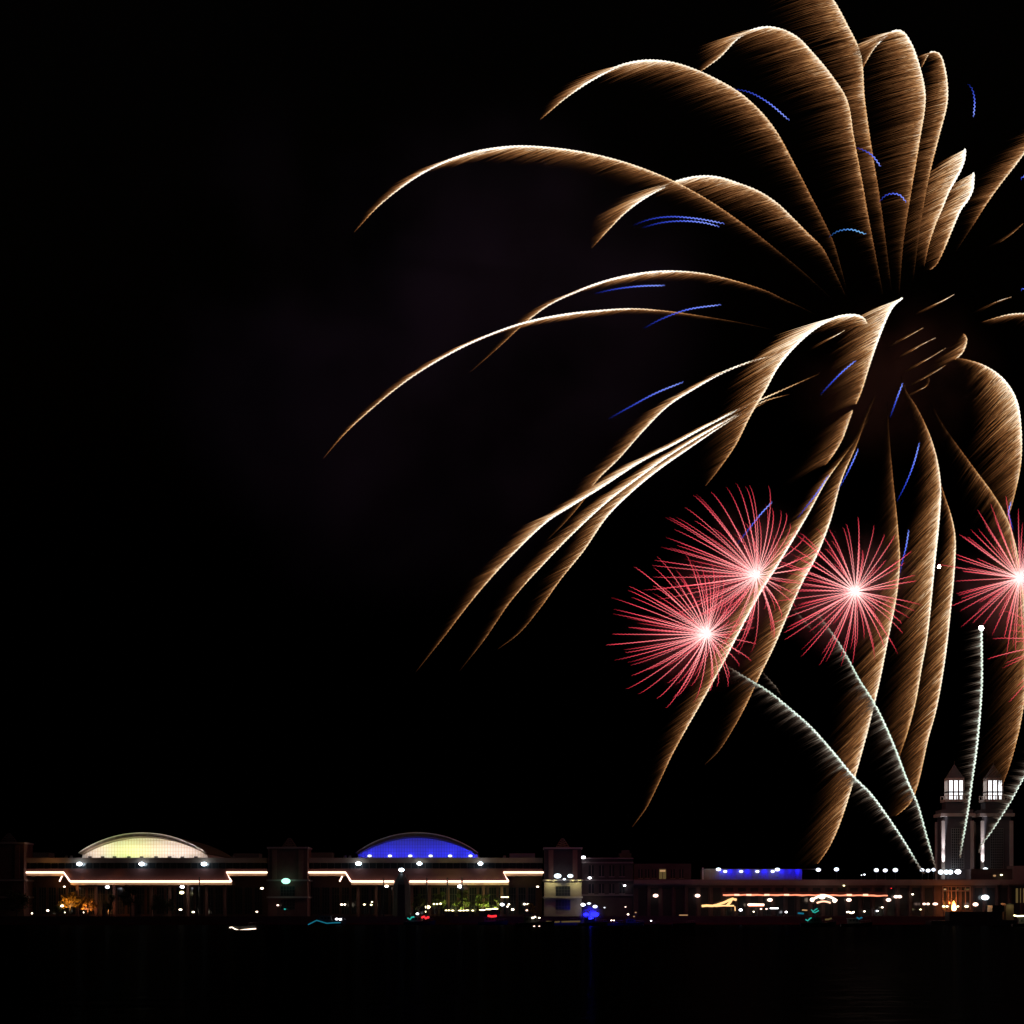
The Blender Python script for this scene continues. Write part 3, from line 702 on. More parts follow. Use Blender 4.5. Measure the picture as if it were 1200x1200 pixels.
for a in [(81, 1074, 1043, 26, 594.5, 'leaf_amber', 'leaning amber lit tree, yellower and taller of the two amber trees', 1, 1900, .9),
          (103, 1074, 1050.5, 26, 594, 'leaf_amber', 'rounded russet lit tree, lower of the two amber trees', 2, 1700, 0.),
          (66, 1074, 1060, 12, 593.5, 'leaf_green', 'small olive shrub by the lamp before the amber trees', 3, 500, 0.),
          (153, 1074, 1037.5, 27, 594, 'leaf_dark', 'tall dark unlit tree hiding the middle of the cream lit hall', 4, 2000, 0.),
          (190, 1074, 1050, 30, 594, 'leaf_dark', 'broad low dark tree inward of the tall dark one', 5, 1600, 0.),
          (128, 1074, 1046, 16, 595, 'leaf_green', 'slim olive tree under the white lamp of the cream lit hall', 6, 900, 0.),
          (491, 1074, 1047, 17, 595, 'leaf_green', 'thin yellow green tree nearest the pylon', 7, 1000, 0.),
          (515, 1074, 1044, 20, 595.5, 'leaf_green', 'yellow green tree behind the row of three yellow lamps', 8, 1200, 0.),
          (541, 1074, 1043, 22, 595, 'leaf_green', 'yellow green tree in the middle of the lit planting', 9, 1300, 0.),
          (566, 1074, 1045, 20, 595.5, 'leaf_green', 'yellow green tree over the long ground light', 10, 1200, 0.),
          (583, 1074, 1050, 14, 595, 'leaf_green', 'small yellow green tree at the inner end of the lit planting', 11, 800, 0.),
          (622, 1074, 1058, 12, 594, 'leaf_amber', 'small amber shrub by the warm lamps near the beige tower', 12, 500, 0.),
          (20, 1074, 1046, 34, 595, 'leaf_dark', 'dark unlit tree nearest the outer end of the pier', 13, 1600, 0.)]:
    tree(*a)
def ground_light(px, py, Y, target, e, col, mat, label, half=.5):
    p = P(px, py, Y)
    t = thing('ground_light', label, 'ground light', (p.x, p.y, DECK), 'ground lights under the trees')
    MB().box(p.x-half, p.x+half, p.y-.2, p.y+.2, DECK, p.z-.18).build('box', 'metal_dark', t)
    MB().ball((p.x, p.y, p.z), half, .16, .17).build('lens', mat, t, True)
    if e: spot('tree_beam', (p.x, p.y+.3, p.z+.2), target, e, col, 110, .7, t, .2)
ground_light(76, 1069.2, 591.5, P(82, 1052, 594), 5200, ORANGE, 'lamp_warm', 'small shielded ground light under the leaning amber tree', .12)
ground_light(98, 1069.2, 591.5, P(103, 1060, 594), 2600, (1, .36, .12), 'lamp_warm', 'small shielded ground light under the russet tree', .12)
for i, (q, hw, py) in enumerate(((524.5, .8, 1066.8), (530.5, .45, 1067), (541, 1.1, 1067), (547.5, .5, 1066.8), (554, .35, 1067), (565.5, 1.0, 1066.4), (572.5, 1.0, 1065.6), (580, 1.0, 1065))):
    ground_light(q, py, 593, P(q, 1052, 596), 800 if hw > .6 else 420, (.92, 1., .30), 'lamp_yellow',
                 ['yellow ground light nearest the three lamps', 'short ground light next to the outermost yellow one', 'widest yellow ground light under the middle tree',
                  'short ground light just inward of the widest one', 'shortest ground light, alone before the long row', 'first length of the long row of ground lights',
                  'middle length of the long row of ground lights', 'last length of the long row of ground lights'][i], hw)

# ================================================================== BOATS
def boat(px, py, length, label, cat='motor boat', cabin=True, hull='hull_dark', lamps=(), light_lines=(), mast=0., name='motor_boat', flip=1, Y=None):
    """hull lofted bow to stern, wheelhouse with panes, rail, mast; px, py = the middle of its waterline in the photo"""
    Y = Y or CAM_Z*D0/(S0*(py-HOR)); L = length*k(Y); x0 = X(px, Y); B = L*.15; F = L*.10
    t = thing(name, label, cat, (x0, Y, 0))
    n = 9; b = MB(); vs = []
    for i in range(n):
        u = i/(n-1); x = x0+flip*(u-.5)*L
        wv = B*(1-max(0, (u-.45)/.55)**2.2*.98); sh = F*(1+.55*u*u); kx = flip*L*.05*u*u
        vs += [(x+kx, Y-wv, sh), (x+kx*.5, Y-wv*.86, sh*.35), (x, Y-wv*.3, -.35), (x, Y+wv*.3, -.35), (x+kx*.5, Y+wv*.86, sh*.35), (x+kx, Y+wv, sh)]
    fs = []
    for i in range(n-1):
        for j in range(6):
            q = [i*6+j, (i+1)*6+j, (i+1)*6+(j+1) % 6, i*6+(j+1) % 6]; fs.append(tuple(q if flip > 0 else q[::-1]))
    fs += [tuple(range(6)), tuple(range(n*6-1, n*6-7, -1))]
    b.add(vs, fs).build('hull', hull, t)
    xa, xb = sorted((x0-flip*.28*L, x0+flip*.12*L)); h = F*1.6
    if cabin:
        cb = MB(); s_ = flip*h*.35
        prof = [(xa, F*1.02), (xb, F*1.02), (xb-max(0, s_), F*1.02+h), (xa-min(0, s_), F*1.02+h)]
        cb.prism(prof, Y-B*.62, Y+B*.62); ca = cb.build('cabin', 'cabin', t)
        g = MB(); m_ = (xb-xa)
        for i in range(3): g.box(xa+m_*(.14+.25*i), xa+m_*(.32+.25*i), Y-B*.62-.03, Y-B*.62-.004, F*1.02+h*.45, F*1.02+h*.85)
        g.build('cabin_window', 'glass_dark', ca)
        MB().box(xa-.15, xb+.1, Y-B*.72, Y+B*.72, F*1.02+h+.004, F*1.02+h+.12).build('cabin_roof', 'hull_white', t)
    rl = MB()
    for i in range(5):
        u = .62+.09*i; x = x0+flip*(u-.5)*L; wv = B*(1-max(0, (u-.45)/.55)**2.2*.98)*.93; sh = F*(1+.55*u*u)
        rl.frustum(x, Y-wv, sh-.05, .025, sh+.55, .025, 5)
    rl.tube([(x0+flip*(u-.5)*L, Y-B*(1-max(0, (u-.45)/.55)**2.2*.98)*.93, F*(1+.55*u*u)+.55) for u in (.62, .71, .8, .89, .98)], .03, 5)
    rl.build('bow_rail', 'metal_grey', t)
    if mast: MB().frustum((xa+xb)/2, Y, F+(h if cabin else 0), .09, mast, .05, 6).build('mast', 'metal_dark', t)
    for (q, qy, mt, r_) in lamps:
        p = P(q, qy, Y-B*.8)
        f = MB().ball(p, r_*1.4, r_*.8, r_*.8).build('lamp', mt, t, True)
        # little bracket that carries it
        MB().frustum(p.x, p.y+.05, max(0.2, min(F, p.z-.5)), .035, p.z-r_*.6, .03, 5).build('lamp_stem', 'metal_dark', f)
    for (pl, mt, r_) in light_lines:
        MB().tube([P(q, qy, Y-B-.25) for q, qy in pl], r_).build('light_line', mt, t, True)  # long-exposure trails of bobbing boat lamps, shaped as glowing tubes
    return t
boat(287, 1089.5, 42, 'low dark runabout with a wavy pinkish white light trail, nearest the shore viewer', cabin=False, hull='hull_dark',
     light_lines=(([(269, 1087), (272, 1086.6), (275, 1088.6), (280, 1090.2), (287, 1089.4), (294, 1088.7), (300, 1088.3)], 'sign_white', .11), ([(270, 1097), (274, 1097.3)], 'lamp_teal', .06)),
     lamps=((271.5, 1087, 'lamp_pink', .16),))
boat(385, 1084, 40, 'dark motor boat with a wavy blue light trail and white lamps at its bow', light_lines=(([(361, 1083.6), (371, 1078.5), (383, 1082), (392, 1081.3), (399, 1081.2)], 'lamp_teal', .16),),
     lamps=((394.6, 1077, 'lamp_white', .3), (398.8, 1077.4, 'lamp_white', .28)))
boat(491, 1084, 36, 'dark motor boat showing a green and a red zigzag light trail', light_lines=(([(477.5, 1075.5), (480.5, 1077.5), (482.5, 1074.8), (485.5, 1074.6)], 'lamp_cyan', .2), ([(494, 1075.5), (497, 1074), (499, 1076.5), (501, 1074.8), (503, 1075.4)], 'lamp_red', .30)),
     lamps=((489.2, 1070.8, 'lamp_white', .28),))
boat(577, 1084, 34, 'dark motor boat showing a single flat red light', light_lines=(([(571.5, 1073), (576, 1074), (582, 1073.3)], 'lamp_red', .30),), lamps=())
boat(626, 1086, 44, 'dark motor boat with small white deck lamps before the beige tower', lamps=((624.5, 1075.6, 'lamp_warm', .24), (627, 1074.4, 'lamp_warm', .16), (632, 1075.6, 'lamp_warm', .18), (626, 1085.4, 'lamp_pink', .17), (632, 1085.4, 'lamp_pink', .15)))
boat(663, 1084.2, 44, 'slim pale launch with a row of dim white lights under the beige tower', hull='hull_white', cabin=False, light_lines=(([(640, 1080), (653, 1080.4), (656, 1080)], 'lit_window_dim', .2), ([(658, 1080.2), (680, 1079.8)], 'lit_window_dim', .2)))
pb_ = boat(694, 1085, 34, 'police launch glowing with intense blue beacons', 'police boat', hull='hull_white', mast=4.2, name='police_launch', lamps=((686.5, 1071.6, 'lamp_blue', .5), (696.5, 1071.6, 'lamp_blue', .85), (691.5, 1076.5, 'lamp_blue', .3), (694.3, 1076, 'lamp_blue', .22), (686.8, 1071.2, 'lamp_bluewhite', .25), (697, 1071.2, 'lamp_bluewhite', .66)))
pl = bpy.data.lights.new('beacon_light', 'POINT'); pl.energy = 4000; pl.color = (.01, .012, 1); pl.shadow_soft_size = .3
plo = bpy.data.objects.new('beacon_light', pl); COL.objects.link(plo); plo.parent = pb_; plo.location = P(692, 1073.5, 535)-parent_loc(pb_)
boat(718, 1084.6, 24, 'small open boat with one amber light inward of the police launch', cabin=False, lamps=((716.5, 1078.6, 'lamp_warm', .16), (719.5, 1078.6, 'lamp_warm', .14)))
boat(741, 1084.4, 26, 'small cabin boat with dim amber lights before the terminal block', lamps=((736, 1071.6, 'lamp_warm', .2), (745, 1069.3, 'lit_window_warm', .2), (743, 1074, 'lit_window_warm', .18)))
boat(958, 1086, 40, 'large dark cruiser with green zigzag light trails under the arched neon sign', mast=6.5, lamps=(), light_lines=(
     ([(950.5, 1066), (953, 1068), (955, 1066.4), (958, 1064.6)], 'lamp_cyan', .13), ([(952, 1068.4), (955, 1069.4), (959.5, 1067)], 'lamp_cyan', .14), ([(944, 1077.5), (946.5, 1079), (949, 1076.6), (951, 1075.4)], 'lamp_cyan', .14),
     ([(935, 1070), (942, 1070.6)], 'lamp_teal', .2), ([(967, 1077.6), (971, 1077.4), (974.5, 1076)], 'lit_window_dim', .2), ([(940, 1066.4), (946, 1066.8)], 'lit_window_warm', .16)))
boat(1003, 1086, 36, 'large dark cruiser with a blue zigzag light trail and a warm lamp pair', light_lines=(([(992, 1069), (995, 1068.6), (997, 1070), (1001, 1068.8)], 'lamp_warm', .16), ([(1004, 1075), (1007, 1076.8), (1009, 1075.2), (1010.5, 1075.8)], 'lamp_teal', .18)))
boat(763, 1085, 18, 'tiny dark dinghy with one small white light', cabin=False, lamps=((763, 1079, 'lamp_white', .15),))
boat(801, 1085, 26, 'low dark boat with one thin amber light line outward of the bird sign', cabin=False, light_lines=(([(796, 1072.4), (806, 1072.4)], 'lit_window_warm', .13),))
# work barge with a tan deckhouse
t = thing('work_barge', 'long black work barge with a tan deckhouse at its inner end', 'barge', (X(1140, 570), 570, 0))
Yb = 570.
MB().prism([(X(1088, Yb), .1), (X(1096, Yb), -.5), (X(1184, Yb), -.5), (X(1190, Yb), 1.4), (X(1190, Yb), Z(1078, Yb)), (X(1088, Yb), Z(1079, Yb))], Yb-4, Yb+4).build('hull', 'hull_dark', t)
b = MB(); b.box(X(1110, Yb), X(1172, Yb), Yb-3, Yb+3, Z(1078.6, Yb), Z(1068.5, Yb)); b.box(X(1160, Yb), X(1174, Yb), Yb-2.9, Yb+2.9, Z(1068.5, Yb)+.003, Z(1061, Yb)); b.build('deck_cargo', 'hull_dark', t)
MB().box(X(1176.5, Yb), X(1185.5, Yb), Yb-2.4, Yb+2.4, Z(1078, Yb)-.1, Z(1060, Yb)).build('deckhouse', 'cabin_tan', t)
MB().box(X(1175.5, Yb), X(1187.5, Yb), Yb-2.8, Yb+2.8, Z(1060, Yb)+.003, Z(1058.6, Yb)).build('deckhouse_roof', 'hull_dark', t)
spot('deckhouse_lamp', (X(1181, Yb), Yb-4.2, Z(1059.5, Yb)), (X(1181, Yb), Yb-2.4, Z(1066, Yb)), 30, (1, .8, .4), 120, .8, t)
boat(1203, 1086, 34, 'dark boat cut by the frame edge with one bright yellow light bar', cabin=True, light_lines=(([(1188, 1072.6), (1192, 1073.6), (1206, 1073.2)], 'lamp_yellow', .16),))

# ================================================================== FIREWORKS
# Every burning star has its own place in depth; tubes are real, lit from within by their own heat.
def mesh_from(name, verts, faces, cols, parent, kind=None):
    base = np.array(parent_loc(parent))
    me = bpy.data.meshes.new(name)
    nv, nf = len(verts), len(faces)
    me.vertices.add(nv); me.vertices.foreach_set('co', (verts-base).astype(np.float32).ravel())
    me.loops.add(nf*4); me.loops.foreach_set('vertex_index', faces.astype(np.int32).ravel())
    me.polygons.add(nf); me.polygons.foreach_set('loop_start', np.arange(0, nf*4, 4, dtype=np.int32))
    me.update(calc_edges=True)
    at = me.attributes.new('ember_colour', 'FLOAT_COLOR', 'POINT')
    at.data.foreach_set('color', np.concatenate([cols, np.ones((nv, 1))], 1).astype(np.float32).ravel())
    me.materials.append(SPARK)
    o = bpy.data.objects.new(name, me); COL.objects.link(o); o.parent = parent
    if kind: o['kind'] = kind
    return o
def tubes(pts, rad, col, sides=3):
    """pts (S,R,3), rad (S,R), col (S,R,3): S tapered tubes of R rings -> one array of verts, quads, colours"""
    S, N, _ = pts.shape
    d = np.gradient(pts, axis=1); d /= np.linalg.norm(d, axis=2, keepdims=True)+1e-9
    up = np.array([0, 1., .02])
    a = np.cross(d, up); a /= np.linalg.norm(a, axis=2, keepdims=True)+1e-9
    b = np.cross(d, a)
    th = 2*np.pi*np.arange(sides)/sides
    v = pts[:, :, None, :] + rad[:, :, None, None]*(np.cos(th)[None, None, :, None]*a[:, :, None, :]+np.sin(th)[None, None, :, None]*b[:, :, None, :])
    c = np.repeat(col[:, :, None, :], sides, axis=2)
    idx = np.arange(S*N*sides).reshape(S, N, sides); nx = np.roll(idx, -1, axis=2)
    f = np.stack([idx[:, :-1], idx[:, 1:], nx[:, 1:], nx[:, :-1]], -1).reshape(-1, 4)
    return v.reshape(-1, 3), f, c.reshape(-1, 3)
def spline(pts, step=.5):
    """Catmull-Rom through pts, resampled to an even step"""
    p = np.array(pts, float); q = np.vstack([2*p[0]-p[1], p, 2*p[-1]-p[-2]]); out = []
    for i in range(1, len(q)-2):
        t = np.linspace(0, 1, 24, endpoint=False)[:, None]
        d1 = np.linalg.norm(q[i]-q[i-1])**.5; d2 = np.linalg.norm(q[i+1]-q[i])**.5; d3 = np.linalg.norm(q[i+2]-q[i+1])**.5
        m1 = (q[i+1]-q[i]) + d2*((q[i]-q[i-1])/d1-(q[i+1]-q[i-1])/(d1+d2)); m2 = (q[i+1]-q[i]) + d2*((q[i+2]-q[i+1])/d3-(q[i+2]-q[i])/(d2+d3))
        out.append((2*t**3-3*t**2+1)*q[i]+(t**3-2*t**2+t)*m1+(-2*t**3+3*t**2)*q[i+1]+(t**3-t**2)*m2)
    o = np.vstack(out+[p[-1:]])
    s = np.concatenate([[0], np.cumsum(np.linalg.norm(np.diff(o, axis=0), axis=1))])
    n = max(4, int(s[-1]/step)); ss = np.linspace(0, s[-1], n)
    return np.stack([np.interp(ss, s, o[:, 0]), np.interp(ss, s, o[:, 1])], 1), ss
def to_world(pp, Y):
    kk = S0*Y/D0
    return np.stack([(pp[..., 0]-600)*kk, Y*np.ones(pp.shape[:-1]), CAM_Z+(HOR-pp[..., 1])*kk], -1)
GOLD = (np.array([0, .04, .12, .25, .45, .7, 1.0, 1.5, 2.5]),
        np.array([[0,0,0], [.013,.0055,.0018], [.05,.0185,.006], [.145,.054,.018], [.37,.152,.050], [.78,.40,.16], [1.12,.80,.47], [1.2,1.0,.74], [1.5,1.4,1.2]]))
SILV = (np.array([0, .04, .12, .25, .45, .7, 1.0, 1.5, 2.5]),
        np.array([[0,0,0], [.011,.007,.005], [.040,.026,.019], [.095,.066,.048], [.21,.17,.135], [.40,.43,.36], [.72,.86,.72], [1.,1.15,1.], [1.4,1.5,1.4]]))
def ramp(h, tab): return np.stack([np.interp(h, tab[0], tab[1][:, i]) for i in range(3)], -1)
def noise1(n, scale):
    m = int(n/scale)+3
    return np.interp(np.arange(n)/scale, np.arange(m), rng.normal(size=m))
def comet(name, label, cat, group, pts, I, L=36., Y=(640, 640), tab=GOLD, wind=(-1., .33), mom=.42, core=1., dens=10., pulse=None, zig=.3, gain=1., head=None, tail=1., taper=.3):
    """a burning star: bright core streak along its flight and the curtain of sparks it sheds, blown down the wind"""
    pp, ss = spline(pts); n = len(pp); u = np.linspace(0, 1, n)
    It = np.interp(u, [a for a, _ in I], [b for _, b in I])*gain
    T = np.gradient(pp, axis=0); T /= np.linalg.norm(T, axis=1, keepdims=True)+1e-9
    Nn = np.stack([-T[:, 1], T[:, 0]], 1)
    Yt = np.interp(u, [0, 1], Y)
    p0 = to_world(pp[0], Yt[0]); t = thing(name, label, cat, Vector(p0), group)
    wv = np.array(wind)[None, :] + np.where(T[:, 1:] < 0, .12 if mom > 0 else mom, mom)*T
    Lp = np.clip((1-u)/taper, 0, 1)**.8 if taper else np.ones(n)
    if I[0][1] < .3: Lp = Lp*np.clip(.22+u*1.9, 0, 1)
    sn = np.abs(wv[:, 0]*T[:, 1]-wv[:, 1]*T[:, 0])/(np.linalg.norm(wv, axis=1)+1e-9)
    boost = np.clip(.46/np.maximum(sn, .1), .8, 3.2)
    # core
    if core > 0:
        ph = np.cumsum(np.full(n, .5))/4.6*2*np.pi
        cp = pp + Nn*(zig*np.sin(ph+.6*noise1(n, 9)))[:, None]
        cw = to_world(cp, Yt)
        hc = It*np.clip(boost, .9, 2.2)*1.6*(1+.12*noise1(n, 4))
        rad = np.clip(.42+.40*It*boost**.5, .16, 1.15)*core*np.clip(It*6, .15, 1)*(S0*Yt/D0)
        v, f, c = tubes(cw[None], rad[None], ramp(np.maximum(hc, 0), tab)[None], 5)
        mesh_from('core_streak', v, f, c, t)
    # sparks
    S = int(ss[-1]*dens)
    if S and tail > 0:
        ui = np.sort(rng.uniform(0, n-1.001, S)); i0 = ui.astype(int)
        b = pp[i0]; Is = It[i0]*tail; bo = boost[i0]
        g = 1+.13*np.interp(ui, np.arange(n), noise1(n, 3))+.13*np.interp(ui, np.arange(n), noise1(n, 16))
        if pulse: g = g*(.4+.9*(.5+.5*np.cos(2*np.pi*ss[i0]/pulse+1.2*np.interp(ui, np.arange(n), noise1(n, 40))))**1.6)
        Ln = .9*L*np.clip(rng.gamma(1.6, .38, S), .06, 1.5)*np.interp(ui, np.arange(n), Lp)+.6
        q = np.array([0, .12, .3, .55, .8, 1.])
        dirv = wv[i0] + rng.normal(0, .045, (S, 2))
        off = dirv[:, None, :]*Ln[:, None, None]*q[None, :, None]
        off[:, :, 1] += (.10*Ln)[:, None]*q[None, :]**2
        pw = b[:, None, :] + off
        Yw = np.repeat(Yt[i0][:, None], 6, 1) + (rng.normal(0, .35, S)*Ln*S0)[:, None]*q[None, :] + rng.normal(0, .15, S)[:, None]
        W3 = to_world(pw, Yw)
        h = (Is*bo*np.clip(g, .15, 2.2)*np.exp(rng.normal(0, .22, S)))[:, None]*np.array([1.9, .72, .32, .145, .06, .015])[None, :]
        rad = (.26*np.array([1.0, .95, .85, .68, .45, .10]))[None, :]*rng.uniform(.65, 1.3, S)[:, None]*(S0*Yw/D0)
        v, f, c = tubes(W3, rad, ramp(h, tab), 3)
        mesh_from('spark_tail', v, f, c, t, 'stuff')
    if head:
        p = to_world(pp[-1], Yt[-1]); MB().ball(Vector(p), head*k(Yt[-1]), n=12, m=8).build('burning_head', 'flash_white', t, True)
    return t
GC, GG = 'firework comet', 'golden comets of the willow burst'
NG = [0]
def gold(label, pts, I, Y=(640, 640), **kw):
    NG[0] += 1; dy = (NG[0]*3 % 7-3)*5.
    I = [(a, 1.3*b*(.42+.9*min(1, b)) if b < 1 else b*1.8) for a, b in I]
    return comet('golden_comet', label, GC, GG, pts, I, Y=(Y[0]+dy, Y[1]+dy*.6), **kw)
gold('longest high golden comet, arching far out to end alone in the dark sky', [(975,350),(945,322),(915,297),(870,262),(830,235),(790,213),(740,193),(690,180),(640,173),(600,172),(550,180),(500,200),(447,238),(415,272)],
     [(0,.02),(.12,.12),(.3,.45),(.5,.75),(.68,.8),(.82,.62),(.93,.42),(1,.12)], L=34, Y=(640, 560))
gold('golden comet arching over the longest one and ending high in the dark', [(992,338),(985,312),(977,285),(963,255),(950,230),(933,197),(910,155),(893,133),(868,110),(843,95),(815,82),(790,74),(760,71),(730,76),(700,90),(665,113),(633,140)],
     [(0,.02),(.15,.22),(.35,.45),(.55,.72),(.75,.85),(.88,.6),(1,.12)], L=44, Y=(640, 600))
gold('golden comet with a broad feather, second from the top edge plume, hooking over outward', [(1035,345),(1028,310),(1017,253),(1010,213),(1000,160),(992,117),(973,87),(953,63),(933,43),(910,33),(890,33),(867,43),(843,67),(820,84)],
     [(0,.02),(.15,.25),(.4,.48),(.62,.72),(.82,.85),(.92,.6),(1,.2)], L=52, Y=(640, 660))
gold('golden comet plume that runs off the top edge of the sky', [(1045,340),(1038,285),(1030,228),(1020,167),(1013,117),(1008,63),(993,30),(977,1),(955,-28),(925,-45),(890,-48)],
     [(0,.02),(.2,.22),(.45,.45),(.7,.65),(1,.8)], L=54, Y=(640, 700), taper=0)
gold('golden comet with a rounded top between the edge plume and a narrow one', [(1054,345),(1058,287),(1067,227),(1077,167),(1084,113),(1077,77),(1067,50),(1057,37),(1047,37),(1027,53),(1010,80)],
     [(0,.02),(.2,.24),(.5,.52),(.72,.85),(.85,.9),(1,.3)], L=58, Y=(640, 690))
gold('narrow golden comet with a small hooked top, innermost of the tall plumes', [(1070,330),(1080,253),(1090,200),(1100,160),(1110,117),(1107,80),(1100,63),(1090,62),(1080,78)],
     [(0,.02),(.2,.2),(.5,.48),(.75,.75),(.9,.8),(1,.3)], L=36, Y=(640, 720))
gold('short blazing golden petal with a white hot tip, upper of two', [(1131,175),(1130,186),(1126,198),(1119.6,210),(1111.6,225),(1104,244),(1096,263),(1088,288),(1083,312)],
     [(0,1.7),(.15,1.5),(.35,.9),(.6,.6),(.85,.35),(1,.1)], L=42, Y=(630, 600), wind=(-1, .22), mom=.3, dens=10.)
gold('short blazing golden petal with a white hot tip, lower of two', [(1141,203),(1139.5,222),(1134,234),(1126,245),(1116,268),(1107,290),(1097,310),(1090,316)],
     [(0,1.7),(.2,1.5),(.4,.95),(.65,.6),(.85,.4),(1,.2)], L=34, Y=(630, 590), wind=(-1, .22), mom=.3, dens=10.)
gold('golden comet rising inward and leaving by the side edge above the petals', [(1120,295),(1140,264),(1155,240),(1172,216),(1190,193),(1206,172),(1230,146),(1262,122)],
     [(0,.02),(.15,.15),(.35,.5),(.6,.7),(1,.9)], L=36, Y=(640, 660), mom=.1, taper=0)
gold('golden comet under the longest one with a thick double hooked end', [(992,348),(975,312),(963,290),(945,272),(928,255),(910,238),(888,224),(865,215),(842,208),(820,207),(795,212),(765,226),(735,247),(712,270),(693,291)],
     [(0,.02),(.12,.18),(.3,.6),(.5,.85),(.68,.9),(.82,.62),(.93,.4),(1,.1)], L=44, Y=(640, 610))
gold('thin golden comet crossing over another at mid height, ending short of it', [(955,368),(935,358),(921,352),(900,342),(867,331),(825,321),(783,318),(742,322),(708,330),(675,342),(642,358),(612,381),(583,408),(550,437)],
     [(0,.02),(.1,.15),(.25,.45),(.42,.75),(.58,.72),(.72,.45),(.86,.22),(1,.05)], L=22, Y=(640, 590))
gold('thin golden comet reaching farthest outward at mid height', [(905,386),(867,378),(825,371),(783,365),(742,362),(705,364),(660,369),(612,379),(558,399),(517,420),(475,447),(433,481),(404,508),(379,537)],
     [(0,.02),(.12,.14),(.28,.45),(.42,.68),(.6,.6),(.78,.42),(.93,.32),(1,.1)], L=20, Y=(640, 540))
gold('golden comet that dips from the hub and fades over the parallel pair', [(935,405),(912,415),(879,424),(846,437),(812,456),(783,475),(754,504),(725,537),(700,562),(683,587),(662,612),(640,634)],
     [(0,.04),(.1,.35),(.3,.7),(.5,.68),(.7,.5),(.85,.25),(1,.03)], L=24, Y=(640, 620))
gold('outermost of three parallel golden comets falling to the lower dark', [(960,438),(935,449),(908,461),(870,478),(830,498),(790,520),(750,541),(704,571),(670,592),(642,610),(600,650),(558,697),(517,750),(487,788)],
     [(0,.03),(.1,.3),(.25,.75),(.42,.9),(.6,.75),(.78,.42),(1,.05)], L=26, Y=(640, 570))
gold('middle one of three parallel golden comets falling to the lower dark', [(925,462),(896,470),(862,487),(830,505),(783,534),(750,558),(712,587),(671,625),(642,655),(600,702),(567,750),(538,787)],
     [(0,.03),(.1,.4),(.25,.85),(.42,.9),(.6,.7),(.78,.36),(1,.04)], L=24, Y=(640, 600))
gold('innermost of three parallel golden comets falling to the lower dark', [(900,470),(862,489),(804,527),(770,551),(742,574),(712,604),(683,646),(658,677),(633,712),(608,742),(583,761)],
     [(0,.03),(.15,.5),(.3,.9),(.48,.85),(.68,.5),(.85,.26),(1,.04)], L=24, Y=(640, 625))
gold('bright golden comet arching from the hub into a wide falling feather', [(1016,379),(1012,373),(1003,369.5),(983,371),(958,383),(933,404),(912,429),(896,458),(879,487),(862,521),(842,550),(827,569)],
     [(0,.5),(.06,1.1),(.2,1.25),(.4,1.0),(.6,.62),(.8,.42),(1,.15)], L=40, Y=(635, 560), dens=10.)
gold('blazing short golden comet falling steeply from a sharp white tip at the hub', [(1057,349.5),(1048,357),(1041,368),(1031,392),(1021,421),(1008,462),(1003,473)],
     [(0,1.8),(.2,1.5),(.45,.95),(.7,.62),(1,.42)], L=42, taper=.06, Y=(630, 580), dens=10., wind=(-1, .3), mom=.3)
gold('stub of golden feather hanging below the blazing short comet', [(999,481),(993,498),(987,514),(978,530),(967,545)], [(0,.5),(.3,.55),(.7,.5),(1,.2)], taper=.12, L=38, Y=(600, 580))
gold('golden beam falling across the red bursts to end lowest and farthest outward', [(1024,478),(1010,505),(990,533),(969,562),(945,605),(912,660),(892,692),(865,742),(847,777),(825,817),(805,852),(787,885),(772,917),(757,947),(741,969)],
     [(0,.02),(.1,.2),(.2,.62),(.38,1.),(.52,.98),(.65,.7),(.8,.45),(1,.1)], L=30, Y=(640, 570), wind=(-.9, .28), mom=.5)
gold('golden beam falling between two red bursts, ending well above the roofs', [(1028,460),(1017,485),(1004,520),(986,562),(972,612),(957,650),(940,682),(925,715),(907,757),(890,792),(872,830),(857,857),(842,880),(826,896)],
     [(0,.02),(.1,.2),(.25,.65),(.45,.95),(.6,.75),(.78,.42),(1,.06)], L=36, Y=(640, 590), wind=(-.9, .28), mom=.5)
gold('golden comet passing behind the third red burst and curving down to the roofs', [(1040,470),(1042,510),(1046,560),(1052,622),(1054,660),(1050,700),(1040,750),(1030,800),(1018,850),(1010,880),(1000,915),(982,970),(970,995),(958,1012)],
     [(0,.02),(.12,.16),(.3,.45),(.5,.75),(.7,.75),(.85,.6),(1,.2)], L=46, Y=(640, 598), taper=.1, wind=(-.85, .35), mom=.55)
gold('broad golden comet with a white edge just past the third red burst', [(1056,440),(1062,458),(1075,479),(1090,512),(1099,545),(1102,575),(1100,610),(1095,660),(1086,747),(1080,780),(1072,825),(1062,862),(1053,888)],
     [(0,.03),(.12,.28),(.28,.75),(.42,.95),(.6,.8),(.8,.6),(.93,.42),(1,.2)], L=44, Y=(622, 598), taper=.1, wind=(-.85, .33), mom=.5)
gold('broad golden comet close inside another, curling at its low end', [(1099,556),(1107,582),(1115,607),(1119,630),(1118,667),(1114,710),(1107,772),(1097,830),(1087,867),(1075,920),(1067,940),(1050,956)],
     [(0,.1),(.1,.4),(.25,.8),(.5,.8),(.75,.6),(.92,.4),(1,.12)], L=36, Y=(640, 612), taper=.1, wind=(-.85, .33), mom=.5)
gold('golden comet looping out from the hub and back with a long inward feather', [(1116,420),(1129,421),(1154,429),(1175,444),(1190,467),(1196,500),(1196,542),(1188,582),(1180,610)],
     [(0,.1),(.1,.4),(.28,1.0),(.45,1.0),(.65,.62),(.85,.45),(1,.3)], L=58, Y=(665, 632), wind=(-.85, .42), mom=.25)
